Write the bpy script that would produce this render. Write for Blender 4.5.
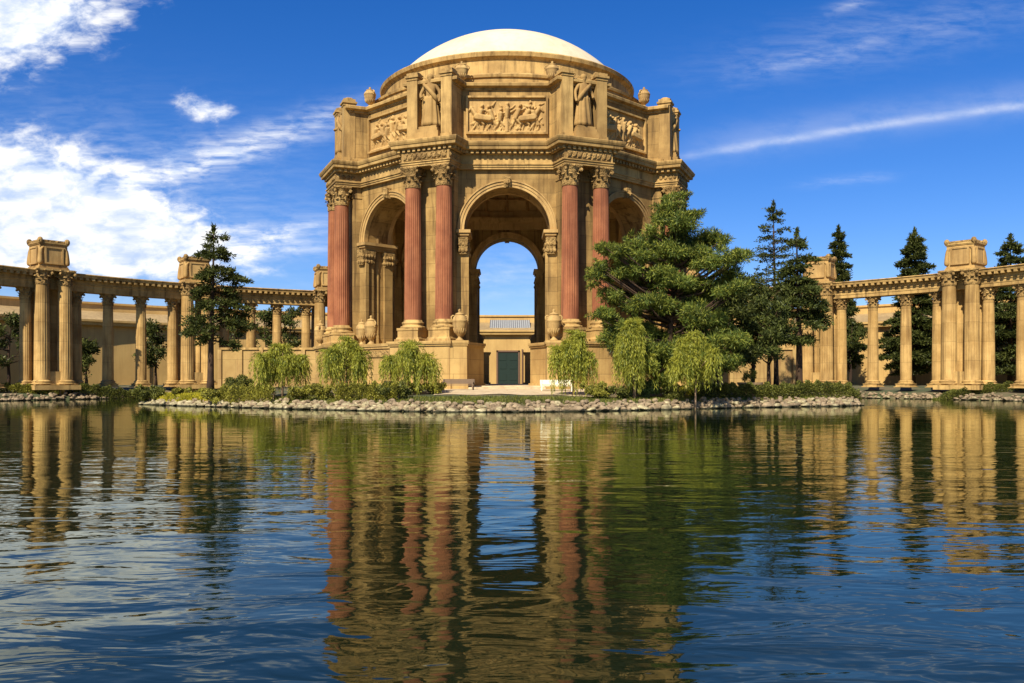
import bpy, math, random
import numpy as np
from mathutils import Vector, Matrix

R_ = math.radians
PI = math.pi
for o in list(bpy.data.objects):
    bpy.data.objects.remove(o)
S = bpy.context.scene
COL = S.collection

# ------------------------------------------------------------------ camera
F = 894.0                     # focal length in pixels of the 1024 wide frame
CAM_Y, CAM_Z = -95.0, 2.2
HOR = 379.5
cam_d = bpy.data.cameras.new('camera')
cam_d.sensor_width = 36.0
cam_d.lens = F * 36.0 / 1024.0
cam_d.shift_x = 5.0 / 1024.0
cam_d.shift_y = (HOR - 341.5) / 1024.0
cam_d.clip_end = 9000
cam_d.clip_start = 0.1
cam = bpy.data.objects.new('camera', cam_d)
cam.location = (0, CAM_Y, CAM_Z)
cam.rotation_euler = (PI / 2, 0, 0)
COL.objects.link(cam)
S.camera = cam

# ------------------------------------------------------------------ sun and sky
SUN_AZ, SUN_EL = 24.0, 43.0   # azimuth from -Y towards -X
sd = Vector((-math.sin(R_(SUN_AZ)) * math.cos(R_(SUN_EL)), -math.cos(R_(SUN_AZ)) * math.cos(R_(SUN_EL)), math.sin(R_(SUN_EL))))
sl = bpy.data.lights.new('sun', 'SUN')
sl.energy = 5.0
sl.angle = R_(0.6)
sl.color = (1.0, 0.93, 0.84)
sun = bpy.data.objects.new('sun', sl)
sun.rotation_euler = sd.to_track_quat('Z', 'Y').to_euler()
COL.objects.link(sun)

S.view_settings.view_transform = 'Standard'
S.view_settings.look = 'None'
S.view_settings.exposure = 0.65
S.view_settings.gamma = 1.0
S.view_settings.use_curve_mapping = False


class NT:
    """small helper to write node trees as expressions"""
    def __init__(s, nt):
        s.nt = nt

    def new(s, t, **kw):
        n = s.nt.nodes.new(t)
        for k, v in kw.items():
            setattr(n, k, v)
        return n

    def put(s, sock, v):
        if hasattr(v, 'is_output'):
            s.nt.links.new(v, sock)
        else:
            if sock.type == 'RGBA' and len(v) == 3:
                v = (*v, 1)
            sock.default_value = v

    def m(s, op, *a, clamp=False):
        n = s.new('ShaderNodeMath', operation=op, use_clamp=clamp)
        for i, v in enumerate(a):
            s.put(n.inputs[i], v)
        return n.outputs[0]

    def mix(s, f, a, b, blend='MIX'):
        n = s.new('ShaderNodeMix', data_type='RGBA', blend_type=blend)
        s.put(n.inputs[0], f); s.put(n.inputs[6], a); s.put(n.inputs[7], b)
        return n.outputs[2]

    def noise(s, vec, scale, detail=4, rough=0.55, dist=0.0):
        n = s.new('ShaderNodeTexNoise')
        if vec is not None:
            s.put(n.inputs['Vector'], vec)
        n.inputs['Scale'].default_value = scale
        n.inputs['Detail'].default_value = detail
        n.inputs['Roughness'].default_value = rough
        n.inputs['Distortion'].default_value = dist
        return n.outputs[0]

    def ramp(s, f, lo, hi):
        n = s.new('ShaderNodeMapRange', interpolation_type='SMOOTHSTEP')
        s.put(n.inputs[0], f)
        n.inputs[1].default_value = lo; n.inputs[2].default_value = hi
        return n.outputs[0]

    def mapping(s, vec, scale=(1, 1, 1), loc=(0, 0, 0), rot=(0, 0, 0)):
        n = s.new('ShaderNodeMapping')
        s.put(n.inputs[0], vec)
        n.inputs['Scale'].default_value = scale
        n.inputs['Location'].default_value = loc
        n.inputs['Rotation'].default_value = rot
        return n.outputs[0]

    def xyz(s, a, b, c):
        n = s.new('ShaderNodeCombineXYZ')
        for i, v in enumerate((a, b, c)):
            s.put(n.inputs[i], v)
        return n.outputs[0]

    def sep(s, v):
        n = s.new('ShaderNodeSeparateXYZ')
        s.put(n.inputs[0], v)
        return n.outputs


W = bpy.data.worlds.new('World')
S.world = W
W.use_nodes = True
wt = W.node_tree
wt.nodes.clear()
n = NT(wt)
sky = n.new('ShaderNodeTexSky', sky_type='NISHITA')
sky.sun_disc = False
sky.sun_elevation = R_(SUN_EL)
sky.sun_rotation = math.atan2(sd.x, sd.y)
sky.air_density = 1.0
sky.dust_density = 0.2
sky.ozone_density = 2.5
hsv = n.new('ShaderNodeHueSaturation')
hsv.inputs['Saturation'].default_value = 1.40
hsv.inputs['Value'].default_value = 1.0
wt.links.new(sky.outputs[0], hsv.inputs['Color'])
skycol = n.mix(1.0, hsv.outputs[0], (0.66, 0.74, 1.08), 'MULTIPLY')
tc = n.new('ShaderNodeTexCoord')
X, Y, Z = n.sep(tc.outputs['Generated'])
Yc = n.m('MAXIMUM', Y, 0.03)
U = n.m('ADD', n.m('MULTIPLY', n.m('DIVIDE', X, Yc), 8.94), 5.07)
V = n.m('SUBTRACT', 3.795, n.m('MULTIPLY', n.m('DIVIDE', Z, Yc), 8.94))
ahead = n.ramp(Y, 0.05, 0.35)


def blob(cx, cy, rx, ry, rot=0.0, amp=1.0):
    dx = n.m('SUBTRACT', U, cx); dy = n.m('SUBTRACT', V, cy)
    c, s_ = math.cos(R_(rot)), math.sin(R_(rot))
    a = n.m('ADD', n.m('MULTIPLY', dx, c / rx), n.m('MULTIPLY', dy, s_ / rx))
    b = n.m('ADD', n.m('MULTIPLY', dx, -s_ / ry), n.m('MULTIPLY', dy, c / ry))
    d = n.m('ADD', n.m('MULTIPLY', a, a), n.m('MULTIPLY', b, b))
    return n.m('MULTIPLY', n.m('EXPONENT', n.m('MULTIPLY', d, -1.0)), amp)


def total(*bs):
    r = bs[0]
    for b in bs[1:]:
        r = n.m('ADD', r, b)
    return r


uv = n.xyz(U, V, 0.0)
warp = n.noise(uv, 1.6, 3, 0.5)
uvw = n.xyz(n.m('ADD', U, n.m('MULTIPLY', n.m('SUBTRACT', warp, 0.5), 0.6)), V, 0.0)
fb = n.noise(n.mapping(uvw, (1.0, 2.0, 1.0), rot=(0, 0, R_(18))), 2.2, 9, 0.60)
fb2 = n.noise(n.mapping(uvw, (0.8, 3.4, 1.0), rot=(0, 0, R_(12))), 3.6, 8, 0.62)
thick = total(blob(-0.15, 0.22, 1.40, 0.52, -12, 1.4), blob(0.45, 1.82, 1.10, 0.50, 12, 0.95), blob(0.2, 2.35, 1.6, 0.40, 3, 0.9),
              blob(1.5, 2.42, 1.15, 0.34, 10, 0.95), blob(-0.8, 2.1, 0.9, 0.75, 0, 0.7), blob(2.05, 1.08, 0.34, 0.16, 12, 0.75))
cl1 = n.m('MULTIPLY', n.ramp(thick, 0.10, 0.42), n.ramp(n.m('ADD', thick, n.m('MULTIPLY', n.m('SUBTRACT', fb, 0.5), 2.0)), 0.22, 1.05))
veil = total(blob(0.5, 2.1, 2.0, 0.8, 5, 0.45), blob(2.5, 1.42, 1.3, 0.15, -16, 0.72), blob(1.7, 1.75, 0.9, 0.10, -16, 0.6), blob(3.0, 2.30, 0.5, 0.05, -12, 0.5), blob(2.75, 2.38, 0.6, 0.12, -12, 0.75),
             blob(2.7, 2.55, 0.9, 0.08, -8, 0.35), blob(8.9, 0.35, 1.6, 0.26, -10, 0.17), blob(8.0, 0.62, 0.6, 0.10, -12, 0.20),
             blob(8.55, 0.03, 0.25, 0.06, -14, 0.35), blob(8.5, 1.8, 0.4, 0.05, -5, 0.2), blob(5.1, 2.75, 0.8, 0.25, 0, 0.25))
cl2 = n.m('MULTIPLY', veil, n.ramp(fb2, 0.25, 0.75))
# the long thin trail on the right: a narrow curve
trc = n.m('ADD', 1.56, n.m('ADD', n.m('MULTIPLY', n.m('SUBTRACT', U, 6.9), -0.178), n.m('MULTIPLY', n.m('POWER', n.m('MAXIMUM', n.m('SUBTRACT', U, 6.9), 0.0), 2.0), 0.008)))
trd = n.m('DIVIDE', n.m('SUBTRACT', V, trc), 0.042)
trd2 = n.m('DIVIDE', n.m('SUBTRACT', n.m('SUBTRACT', V, trc), -0.06), 0.18)
trail = n.m('ADD', n.m('MULTIPLY', n.m('EXPONENT', n.m('MULTIPLY', n.m('MULTIPLY', trd, trd), -1.0)), 0.30),
            n.m('MULTIPLY', n.m('EXPONENT', n.m('MULTIPLY', n.m('MULTIPLY', trd2, trd2), -1.0)), 0.13))
trail = n.m('MULTIPLY', n.m('MULTIPLY', trail, n.ramp(U, 6.3, 7.6)), n.m('ADD', 0.55, n.m('MULTIPLY', fb2, 0.8)))
dens = n.m('MULTIPLY', n.m('MINIMUM', n.m('ADD', n.m('ADD', cl1, cl2), trail), 1.0), ahead)
dens = n.m('MULTIPLY', dens, n.ramp(Z, -0.02, 0.03))
cshade = n.ramp(fb, 0.30, 0.62)
ccol = n.mix(cshade, (4.6, 5.8, 8.2), (9.4, 9.4, 9.4))
fin = n.mix(dens, skycol, ccol)
bg = n.new('ShaderNodeBackground')
wt.links.new(fin, bg.inputs['Color'])
bg.inputs['Strength'].default_value = 0.078
wo = n.new('ShaderNodeOutputWorld')
wt.links.new(bg.outputs[0], wo.inputs[0])

# ------------------------------------------------------------------ materials
def new_mat(name):
    m = bpy.data.materials.new(name)
    m.use_nodes = True
    t = NT(m.node_tree)
    b = m.node_tree.nodes['Principled BSDF']
    return m, t, b


def stone_mat(name, light, dark, stain, scale=0.6, joints=None, carve=0.0, rough=0.85, streak=0.7, bump=0.25, joint_amt=0.55):
    m, t, b = new_mat(name)
    tc = t.new('ShaderNodeTexCoord')
    oi = t.new('ShaderNodeObjectInfo')
    off = t.m('MULTIPLY', oi.outputs['Random'], 57.0)
    vec = t.new('ShaderNodeVectorMath', operation='ADD')
    t.put(vec.inputs[0], tc.outputs['Object']); t.put(vec.inputs[1], t.xyz(off, off, 0.0))
    p = vec.outputs[0]
    a = t.noise(p, scale, 6, 0.6)
    st = t.noise(t.mapping(p, (1.5, 1.5, 0.12)), 1.3, 5, 0.6)
    fine = t.noise(p, 9.0, 4, 0.6)
    c = t.mix(t.ramp(a, 0.30, 0.70), dark, light)
    c = t.mix(t.m('MULTIPLY', t.ramp(st, 0.46, 0.70), streak), c, stain)
    c = t.mix(t.m('MULTIPLY', t.ramp(fine, 0.55, 0.75), 0.25), c, stain)
    big_ = t.noise(t.mapping(p, (1, 1, 0.6)), 0.16, 4, 0.6)
    c = t.mix(t.m('MULTIPLY', t.ramp(big_, 0.42, 0.68), 0.38), c, stain)
    h = t.m('MULTIPLY', fine, 0.35)
    if joints:
        mode, bw, bh = joints
        x, y, z = t.sep(tc.outputs['Object'])
        if mode == 'polar':
            u = t.m('MULTIPLY', t.m('ARCTAN2', x, y), 16.5)
        elif mode == 'x':
            u = t.m('ADD', x, t.m('MULTIPLY', y, 0.37))
        else:
            u = x
        br = t.new('ShaderNodeTexBrick')
        t.put(br.inputs['Vector'], t.xyz(u, z, 0.0))
        br.inputs['Color1'].default_value = (1, 1, 1, 1)
        br.inputs['Color2'].default_value = (0.62, 0.60, 0.56, 1)
        br.inputs['Mortar'].default_value = (0.0, 0.0, 0.0, 1)
        br.inputs['Scale'].default_value = 1.0
        br.inputs['Mortar Size'].default_value = 0.018
        br.inputs['Mortar Smooth'].default_value = 0.3
        br.inputs['Brick Width'].default_value = bw
        br.inputs['Row Height'].default_value = bh
        c = t.mix(joint_amt, c, t.mix(1.0, c, br.outputs['Color'], 'MULTIPLY'))
        h = t.m('ADD', h, t.m('MULTIPLY', br.outputs['Fac'], -0.6))
    if carve:
        vo = t.new('ShaderNodeTexVoronoi', feature='SMOOTH_F1')
        t.put(vo.inputs['Vector'], p)
        vo.inputs['Scale'].default_value = 2.4
        v2 = t.noise(p, 3.5, 3, 0.5, 1.5)
        hv = t.m('ADD', t.m('MULTIPLY', vo.outputs['Distance'], -carve), t.m('MULTIPLY', v2, carve))
        h = t.m('ADD', h, hv)
    if name.startswith('shore_rock'):               # wet dark foot at the waterline
        gp = t.new('ShaderNodeNewGeometry')
        wz = t.m('ADD', t.sep(gp.outputs['Position'])[2], t.m('MULTIPLY', t.m('SUBTRACT', a, 0.5), 0.25))
        c = t.mix(t.ramp(wz, 0.04, 0.16), (0.03, 0.028, 0.012), c)
    t.put(b.inputs['Base Color'], c)
    b.inputs['Roughness'].default_value = rough
    b.inputs['Specular IOR Level'].default_value = 0.25
    bp = t.new('ShaderNodeBump')
    bp.inputs['Strength'].default_value = bump if not carve else 0.9
    bp.inputs['Distance'].default_value = 0.08 if not carve else 0.22
    t.put(bp.inputs['Height'], h)
    t.put(b.inputs['Normal'], bp.outputs[0])
    return m


ST_L, ST_D, ST_S = (0.57, 0.36, 0.113), (0.35, 0.21, 0.064), (0.10, 0.055, 0.017)
M = {}
M['stone'] = stone_mat('ochre_stone', ST_L, ST_D, ST_S)
M['wall'] = stone_mat('ashlar_stone', (0.49, 0.305, 0.094), (0.31, 0.182, 0.052), (0.085, 0.046, 0.014), joints=('polar', 2.6, 1.25), streak=0.75)
M['inner'] = stone_mat('interior_stone', (0.58, 0.36, 0.13), (0.42, 0.25, 0.085), (0.22, 0.125, 0.04))
M['carved'] = stone_mat('carved_stone', (0.47, 0.295, 0.095), (0.29, 0.17, 0.05), ST_S, carve=1.0)
M['relief'] = stone_mat('relief_stone', (0.53, 0.335, 0.112), (0.38, 0.225, 0.07), (0.16, 0.09, 0.03), streak=0.5)
M['statue'] = stone_mat('statue_stone', (0.44, 0.27, 0.085), (0.30, 0.175, 0.05), (0.13, 0.07, 0.022), streak=0.6, scale=1.5)
M['urn'] = stone_mat('urn_stone', (0.52, 0.34, 0.115), (0.39, 0.24, 0.078), (0.20, 0.11, 0.04), scale=1.2)
M['terracotta'] = stone_mat('terracotta_shaft', (0.36, 0.135, 0.052), (0.24, 0.078, 0.030), (0.13, 0.045, 0.02), scale=0.5, streak=0.65)
M['colstone'] = stone_mat('colonnade_shaft', (0.58, 0.365, 0.118), (0.40, 0.235, 0.068), (0.15, 0.08, 0.024), joints=('u', 40.0, 2.1), streak=0.6)
M['dome'] = stone_mat('dome_cream', (0.66, 0.56, 0.36), (0.58, 0.47, 0.28), (0.42, 0.32, 0.18), scale=0.25, streak=0.25, bump=0.05)
M['podium'] = stone_mat('podium_stone', (0.57, 0.37, 0.12), (0.45, 0.275, 0.083), (0.24, 0.125, 0.04), joints=('polar', 3.0, 1.33), streak=0.45)
M['gardenwall'] = stone_mat('garden_wall_stone', (0.50, 0.33, 0.11), (0.40, 0.25, 0.08), (0.22, 0.12, 0.042), joints=('x', 4.0, 2.3))
M['hall'] = stone_mat('hall_stucco', (0.56, 0.36, 0.115), (0.47, 0.29, 0.09), (0.30, 0.17, 0.052), scale=0.2, streak=0.35)
M['hallroof'] = stone_mat('hall_roof', (0.42, 0.29, 0.12), (0.34, 0.23, 0.095), (0.20, 0.13, 0.055), scale=0.3)
M['paving'] = stone_mat('paving', (0.60, 0.47, 0.27), (0.50, 0.38, 0.21), (0.36, 0.25, 0.13), scale=0.9)
M['rock'] = stone_mat('shore_rock', (0.52, 0.44, 0.235), (0.23, 0.175, 0.08), (0.05, 0.036, 0.018), scale=2.4, bump=0.6)
M['rockdark'] = stone_mat('shore_rock_dark', (0.36, 0.265, 0.145), (0.20, 0.14, 0.075), (0.07, 0.05, 0.025), scale=1.6, bump=0.6)
M['planter'] = stone_mat('planter_stone', (0.50, 0.34, 0.16), (0.40, 0.26, 0.12), ST_S)


def plain(name, col, rough=0.6, metal=0.0, var=0.25):
    m, t, b = new_mat(name)
    tc = t.new('ShaderNodeTexCoord')
    f = t.noise(tc.outputs['Object'], 2.5, 5, 0.6)
    d = tuple(c * (1 - var) for c in col); l = tuple(min(1, c * (1 + var)) for c in col)
    t.put(b.inputs['Base Color'], t.mix(f, d, l))
    b.inputs['Roughness'].default_value = rough
    b.inputs['Metallic'].default_value = metal
    return m


M['door'] = plain('green_door_paint', (0.004, 0.016, 0.007), 0.85)
M['doorframe'] = plain('brown_frame', (0.12, 0.06, 0.025), 0.6)
M['skylight'] = plain('skylight_glass', (0.30, 0.30, 0.27), 0.9)
M['skylight'].node_tree.nodes['Principled BSDF'].inputs['Specular IOR Level'].default_value = 0.05
M['skybar'] = plain('skylight_bar', (0.17, 0.16, 0.14), 0.5)
M['bench'] = plain('bench_paint', (0.80, 0.72, 0.52), 0.6, 0, 0.12)
M['benchdark'] = plain('bench_shade_dark', (0.16, 0.10, 0.05), 0.7)  # dark tone with the tree's shade put into it; dark planter shares it
M['bark'] = stone_mat('bark', (0.075, 0.042, 0.02), (0.045, 0.025, 0.012), (0.02, 0.011, 0.006), scale=2.0, bump=0.6)
M['twig'] = plain('weeping_bark', (0.22, 0.14, 0.07), 0.85)


def leaf_mat(name, light, mid, dark, trans=0.3, clump=0.9):
    m = bpy.data.materials.new(name)
    m.use_nodes = True
    m.node_tree.nodes.clear()
    t = NT(m.node_tree)
    tc = t.new('ShaderNodeTexCoord')
    g = t.new('ShaderNodeNewGeometry')
    rnd = g.outputs['Random Per Island']
    cl = t.noise(tc.outputs['Object'], clump, 3, 0.5)
    c = t.mix(t.ramp(cl, 0.35, 0.65), dark, mid)
    c = t.mix(t.m('MULTIPLY', t.ramp(rnd, 0.40, 1.0), 0.8), c, light)
    d = t.new('ShaderNodeBsdfDiffuse'); t.put(d.inputs[0], c)
    tr = t.new('ShaderNodeBsdfTranslucent'); t.put(tr.inputs[0], t.mix(0.4, c, light))
    gl = t.new('ShaderNodeBsdfGlossy'); gl.inputs['Roughness'].default_value = 0.45
    gl.inputs[0].default_value = (0.6, 0.6, 0.5, 1)
    ms = t.new('ShaderNodeMixShader'); ms.inputs[0].default_value = trans
    m.node_tree.links.new(d.outputs[0], ms.inputs[1]); m.node_tree.links.new(tr.outputs[0], ms.inputs[2])
    m2 = t.new('ShaderNodeMixShader'); m2.inputs[0].default_value = 0.015
    m.node_tree.links.new(ms.outputs[0], m2.inputs[1]); m.node_tree.links.new(gl.outputs[0], m2.inputs[2])
    o = t.new('ShaderNodeOutputMaterial')
    m.node_tree.links.new(m2.outputs[0], o.inputs[0])
    return m


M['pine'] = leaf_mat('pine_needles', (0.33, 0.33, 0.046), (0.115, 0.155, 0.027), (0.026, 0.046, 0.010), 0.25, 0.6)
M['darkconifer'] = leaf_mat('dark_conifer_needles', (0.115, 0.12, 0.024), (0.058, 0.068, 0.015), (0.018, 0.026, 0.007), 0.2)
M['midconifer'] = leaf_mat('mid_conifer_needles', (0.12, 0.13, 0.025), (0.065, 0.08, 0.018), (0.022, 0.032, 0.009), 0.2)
M['weeping'] = leaf_mat('weeping_leaves', (0.54, 0.50, 0.06), (0.33, 0.33, 0.045), (0.11, 0.14, 0.022), 0.45)
M['shrub'] = leaf_mat('shrub_leaves', (0.44, 0.39, 0.055), (0.25, 0.23, 0.034), (0.08, 0.08, 0.016), 0.25)
M['hedge'] = leaf_mat('hedge_leaves', (0.22, 0.21, 0.036), (0.11, 0.115, 0.022), (0.035, 0.042, 0.011), 0.2)
M['brightshrub'] = leaf_mat('bright_shrub_leaves', (0.28, 0.34, 0.10), (0.15, 0.22, 0.06), (0.05, 0.09, 0.03), 0.35)
M['yellowcover'] = leaf_mat('yellow_ground_cover', (0.62, 0.53, 0.03), (0.46, 0.40, 0.03), (0.22, 0.21, 0.03), 0.35)
M['grass'] = leaf_mat('grass_blades', (0.30, 0.29, 0.05), (0.16, 0.17, 0.03), (0.07, 0.08, 0.02), 0.35)

m, t, b = new_mat('ground_soil')
tc = t.new('ShaderNodeTexCoord')
f1 = t.noise(tc.outputs['Object'], 0.25, 6, 0.65)
f2 = t.noise(tc.outputs['Object'], 3.0, 4, 0.6)
c = t.mix(t.ramp(f1, 0.4, 0.6), (0.045, 0.055, 0.016), (0.14, 0.095, 0.045))
c = t.mix(t.m('MULTIPLY', f2, 0.5), c, (0.08, 0.09, 0.025))
t.put(b.inputs['Base Color'], c)
b.inputs['Roughness'].default_value = 0.95
M['ground'] = m

# water
m, t, b = new_mat('lagoon_water')
tc = t.new('ShaderNodeTexCoord')
p = tc.outputs['Object']
wa = t.noise(t.mapping(p, (0.55, 1.15, 1.0), rot=(0, 0, R_(9))), 0.42, 3, 0.5, 0.35)
wb = t.noise(t.mapping(p, (0.6, 1.2, 1.0), rot=(0, 0, R_(-14))), 1.15, 3, 0.5, 0.6)
wc = t.noise(t.mapping(p, (0.7, 1.2, 1.0), rot=(0, 0, R_(20))), 3.6, 2, 0.5)
gust = t.ramp(t.noise(t.mapping(p, (0.5, 1.0, 1.0)), 0.06, 3, 0.5), 0.35, 0.65)
yy_ = t.sep(p)[1]
calm = t.m('SUBTRACT', 1.0, t.m('MULTIPLY', t.ramp(yy_, -82.0, -48.0), 0.74))
hgt = t.m('ADD', t.m('MULTIPLY', wa, t.m('MULTIPLY', calm, 0.50)), t.m('MULTIPLY', t.m('ADD', t.m('MULTIPLY', wb, 0.17), t.m('MULTIPLY', wc, 0.020)), t.m('MULTIPLY', calm, t.m('ADD', 0.55, gust))))
bp = t.new('ShaderNodeBump')
bp.inputs['Strength'].default_value = 1.0
bp.inputs['Distance'].default_value = 0.115
t.put(bp.inputs['Height'], hgt)
mt_ = m.node_tree
mt_.nodes.remove(b)
df = t.new('ShaderNodeBsdfDiffuse'); df.inputs[0].default_value = (0.005, 0.010, 0.004, 1)
gs = t.new('ShaderNodeBsdfGlossy'); gs.inputs[0].default_value = (0.90, 0.93, 0.80, 1); gs.inputs['Roughness'].default_value = 0.025
fz = t.new('ShaderNodeFresnel'); fz.inputs['IOR'].default_value = 1.43
for nd in (df, gs, fz): t.put(nd.inputs['Normal'], bp.outputs[0])
mx = t.new('ShaderNodeMixShader')
mt_.links.new(fz.outputs[0], mx.inputs[0]); mt_.links.new(df.outputs[0], mx.inputs[1]); mt_.links.new(gs.outputs[0], mx.inputs[2])
mo = [q for q in mt_.nodes if q.type == 'OUTPUT_MATERIAL'][0]
mt_.links.new(mx.outputs[0], mo.inputs[0])
M['water'] = m

# ------------------------------------------------------------------ mesh helpers
def px(x, y, d):
    return Vector(((x - 507) * d / F, d + CAM_Y, CAM_Z - (y - HOR) * d / F))


def gx(x, d):
    return (x - 507) * d / F, d + CAM_Y


class MB:
    def __init__(s):
        s.v = []; s.f = []

    def add(s, vs, fs):
        k = len(s.v)
        s.v.extend([tuple(v) for v in vs])
        s.f.extend([tuple(i + k for i in f) for f in fs])

    def box(s, c, size, rz=0.0, taper=1.0):
        hx, hy, hz = size[0] / 2, size[1] / 2, size[2] / 2
        ca, sa = math.cos(rz), math.sin(rz)
        vs = []
        for dz, k in ((-hz, 1.0), (hz, taper)):
            for dx, dy in ((-hx, -hy), (hx, -hy), (hx, hy), (-hx, hy)):
                x, y = dx * k, dy * k
                vs.append((c[0] + x * ca - y * sa, c[1] + x * sa + y * ca, c[2] + dz))
        s.add(vs, [(3, 2, 1, 0), (4, 5, 6, 7), (0, 1, 5, 4), (1, 2, 6, 5), (2, 3, 7, 6), (3, 0, 4, 7)])

    def lathe(s, prof, seg=24, c=(0, 0), a0=0.0, caps=True):
        vs = []; fs = []
        for r, z in prof:
            for i in range(seg):
                a = a0 + 2 * PI * i / seg
                vs.append((c[0] + r * math.cos(a), c[1] + r * math.sin(a), z))
        for j in range(len(prof) - 1):
            for i in range(seg):
                i2 = (i + 1) % seg
                fs.append((j * seg + i, j * seg + i2, (j + 1) * seg + i2, (j + 1) * seg + i))
        if caps:
            fs.append(tuple(range(seg - 1, -1, -1)))
            fs.append(tuple((len(prof) - 1) * seg + i for i in range(seg)))
        s.add(vs, fs)

    def rings(s, rings, cap0=False, cap1=False, closed=True):
        k = len(rings[0]); vs = [p for r in rings for p in r]; fs = []
        rng = range(k) if closed else range(k - 1)
        for j in range(len(rings) - 1):
            for i in rng:
                i2 = (i + 1) % k
                fs.append((j * k + i, j * k + i2, (j + 1) * k + i2, (j + 1) * k + i))
        if cap0: fs.append(tuple(range(k - 1, -1, -1)))
        if cap1: fs.append(tuple((len(rings) - 1) * k + i for i in range(k)))
        s.add(vs, fs)

    def tube(s, pts, rad, seg=7):
        pts = [Vector(p) for p in pts]
        rings = []
        for i, p in enumerate(pts):
            d = (pts[min(i + 1, len(pts) - 1)] - pts[max(i - 1, 0)]).normalized()
            a = d.cross(Vector((0.31, 0.95, 0.12)))
            if a.length < 0.05: a = d.cross(Vector((1, 0, 0)))
            a.normalize(); b_ = d.cross(a)
            r = rad[i] if hasattr(rad, '__len__') else rad
            rings.append([tuple(p + a * (r * math.cos(2 * PI * k / seg)) + b_ * (r * math.sin(2 * PI * k / seg))) for k in range(seg)])
        s.rings(rings, True, True)

    def ball(s, c, r, seg=10, rg=6, sc=(1, 1, 1)):
        prof = []
        vs = []; fs = []
        for j in range(rg + 1):
            ph = -PI / 2 + PI * j / rg
            for i in range(seg):
                a = 2 * PI * i / seg
                vs.append((c[0] + sc[0] * r * math.cos(ph) * math.cos(a), c[1] + sc[1] * r * math.cos(ph) * math.sin(a), c[2] + sc[2] * r * math.sin(ph)))
        for j in range(rg):
            for i in range(seg):
                i2 = (i + 1) % seg
                fs.append((j * seg + i, j * seg + i2, (j + 1) * seg + i2, (j + 1) * seg + i))
        s.add(vs, fs)

    def xf(s, mat):
        s.v = [tuple(mat @ Vector(v)) for v in s.v]
        return s

    def mesh(s, name, mat, smooth=False):
        me = bpy.data.meshes.new(name)
        me.from_pydata(s.v, [], s.f)
        me.materials.append(M[mat] if isinstance(mat, str) else mat)
        if smooth:
            me.polygons.foreach_set('use_smooth', [True] * len(me.polygons))
        me.update()
        return me

    def build(s, name, mat, parent=None, smooth=False, loc=None, rz=0.0):
        return link(name, s.mesh(name, mat, smooth), parent, loc, rz)


def link(name, me, parent=None, loc=None, rz=0.0):
    o = bpy.data.objects.new(name, me)
    COL.objects.link(o)
    if parent is not None:
        o.parent = parent
        if loc is None:             # mesh written in world coordinates
            o.location = -parent.location
            if '_anchor' in parent:
                o.location = (0, 0, 0)
        else:
            o.location = loc
    elif loc is not None:
        o.location = loc
    o.rotation_euler = (0, 0, rz)
    return o


def tag(o, label=None, cat=None, group=None, kind=None):
    if label: o['label'] = label
    if cat: o['category'] = cat
    if group: o['group'] = group
    if kind: o['kind'] = kind
    return o


def thing(name, label, cat, loc=(0, 0, 0), rz=0.0, group=None):
    o = bpy.data.objects.new(name, None)
    o.empty_display_size = 0.5
    COL.objects.link(o)
    o.location = loc
    o.rotation_euler = (0, 0, rz)
    return tag(o, label, cat, group)


def dup(root, loc, rz=0.0, label=None, group=None, scale=None):
    r = root.copy(); COL.objects.link(r)
    r.location = loc; r.rotation_euler = (0, 0, rz)
    if scale: r.scale = (scale, scale, scale)
    if label: r['label'] = label
    if group: r['group'] = group
    for ch in list(root.children):
        c_ = ch.copy(); COL.objects.link(c_); c_.parent = r
        for g in ch.children:
            d_ = g.copy(); COL.objects.link(d_); d_.parent = c_
    return r


# ------------------------------------------------------------------ ground and water
HALL_Y = -15.0
CC = Vector((0, -28))          # centre of the curved colonnade and of the shore behind it


def arc(R, th):                # th from straight back (+Y), positive to the right
    return (R * math.sin(R_(th)), CC.y + R * math.cos(R_(th)))


island = [gx(145, 78.7), gx(180, 74.5), gx(220, 71.5), gx(275, 67.5), gx(330, 64.5), gx(385, 62.2), gx(440, 60.7), gx(520, 60.4), gx(600, 62.2), gx(665, 65.2), gx(730, 69), gx(790, 71.8), gx(840, 73.4), gx(862, 76)]
lag = []
lag += island
lag += [(31.5, -12), (36, 4)]
lag += [arc(57, th) for th in (42, 46, 50, 54, 58, 62, 68, 76, 86)]
lag += [(60, -40), (75, -60), (80, -98), (0, -101), (-80, -98), (-75, -60), (-60, -40)]
lag += [arc(57, -th) for th in (86, 76, 68, 62, 58, 54, 50, 46, 42)]
lag += [(-36, 4), (-33.5, -10)]
LAG = np.array(lag)


def sdist(x, y):
    """signed distance to the lagoon's edge, positive on land"""
    x = np.asarray(x, float); y = np.asarray(y, float)
    best = np.full(x.shape, 1e9); inside = np.zeros(x.shape, bool)
    k = len(LAG)
    for i in range(k):
        ax, ay = LAG[i]; bx, by = LAG[(i + 1) % k]
        ex, ey = bx - ax, by - ay
        tt = np.clip(((x - ax) * ex + (y - ay) * ey) / (ex * ex + ey * ey), 0, 1)
        best = np.minimum(best, np.hypot(x - ax - tt * ex, y - ay - tt * ey))
        cond = ((ay > y) != (by > y))
        with np.errstate(divide='ignore', invalid='ignore'):
            xi = ax + (y - ay) * ex / (ey if ey != 0 else 1e-9)
        inside ^= cond & (x < xi)
    return np.where(inside, -best, best)


def land_h(x, y):
    s_ = sdist(x, y)
    up = 0.62 * np.clip(s_ / 0.9, 0, 1) + 0.40 * np.clip((s_ - 0.9) / 4, 0, 1) + 0.38 * np.clip((s_ - 4.9) / 6, 0, 1)
    return np.where(s_ > 0, up, np.maximum(-1.2, s_ * 0.7)) - 0.05


def gz(x, y):
    return float(land_h(np.array([x]), np.array([y]))[0])


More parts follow.
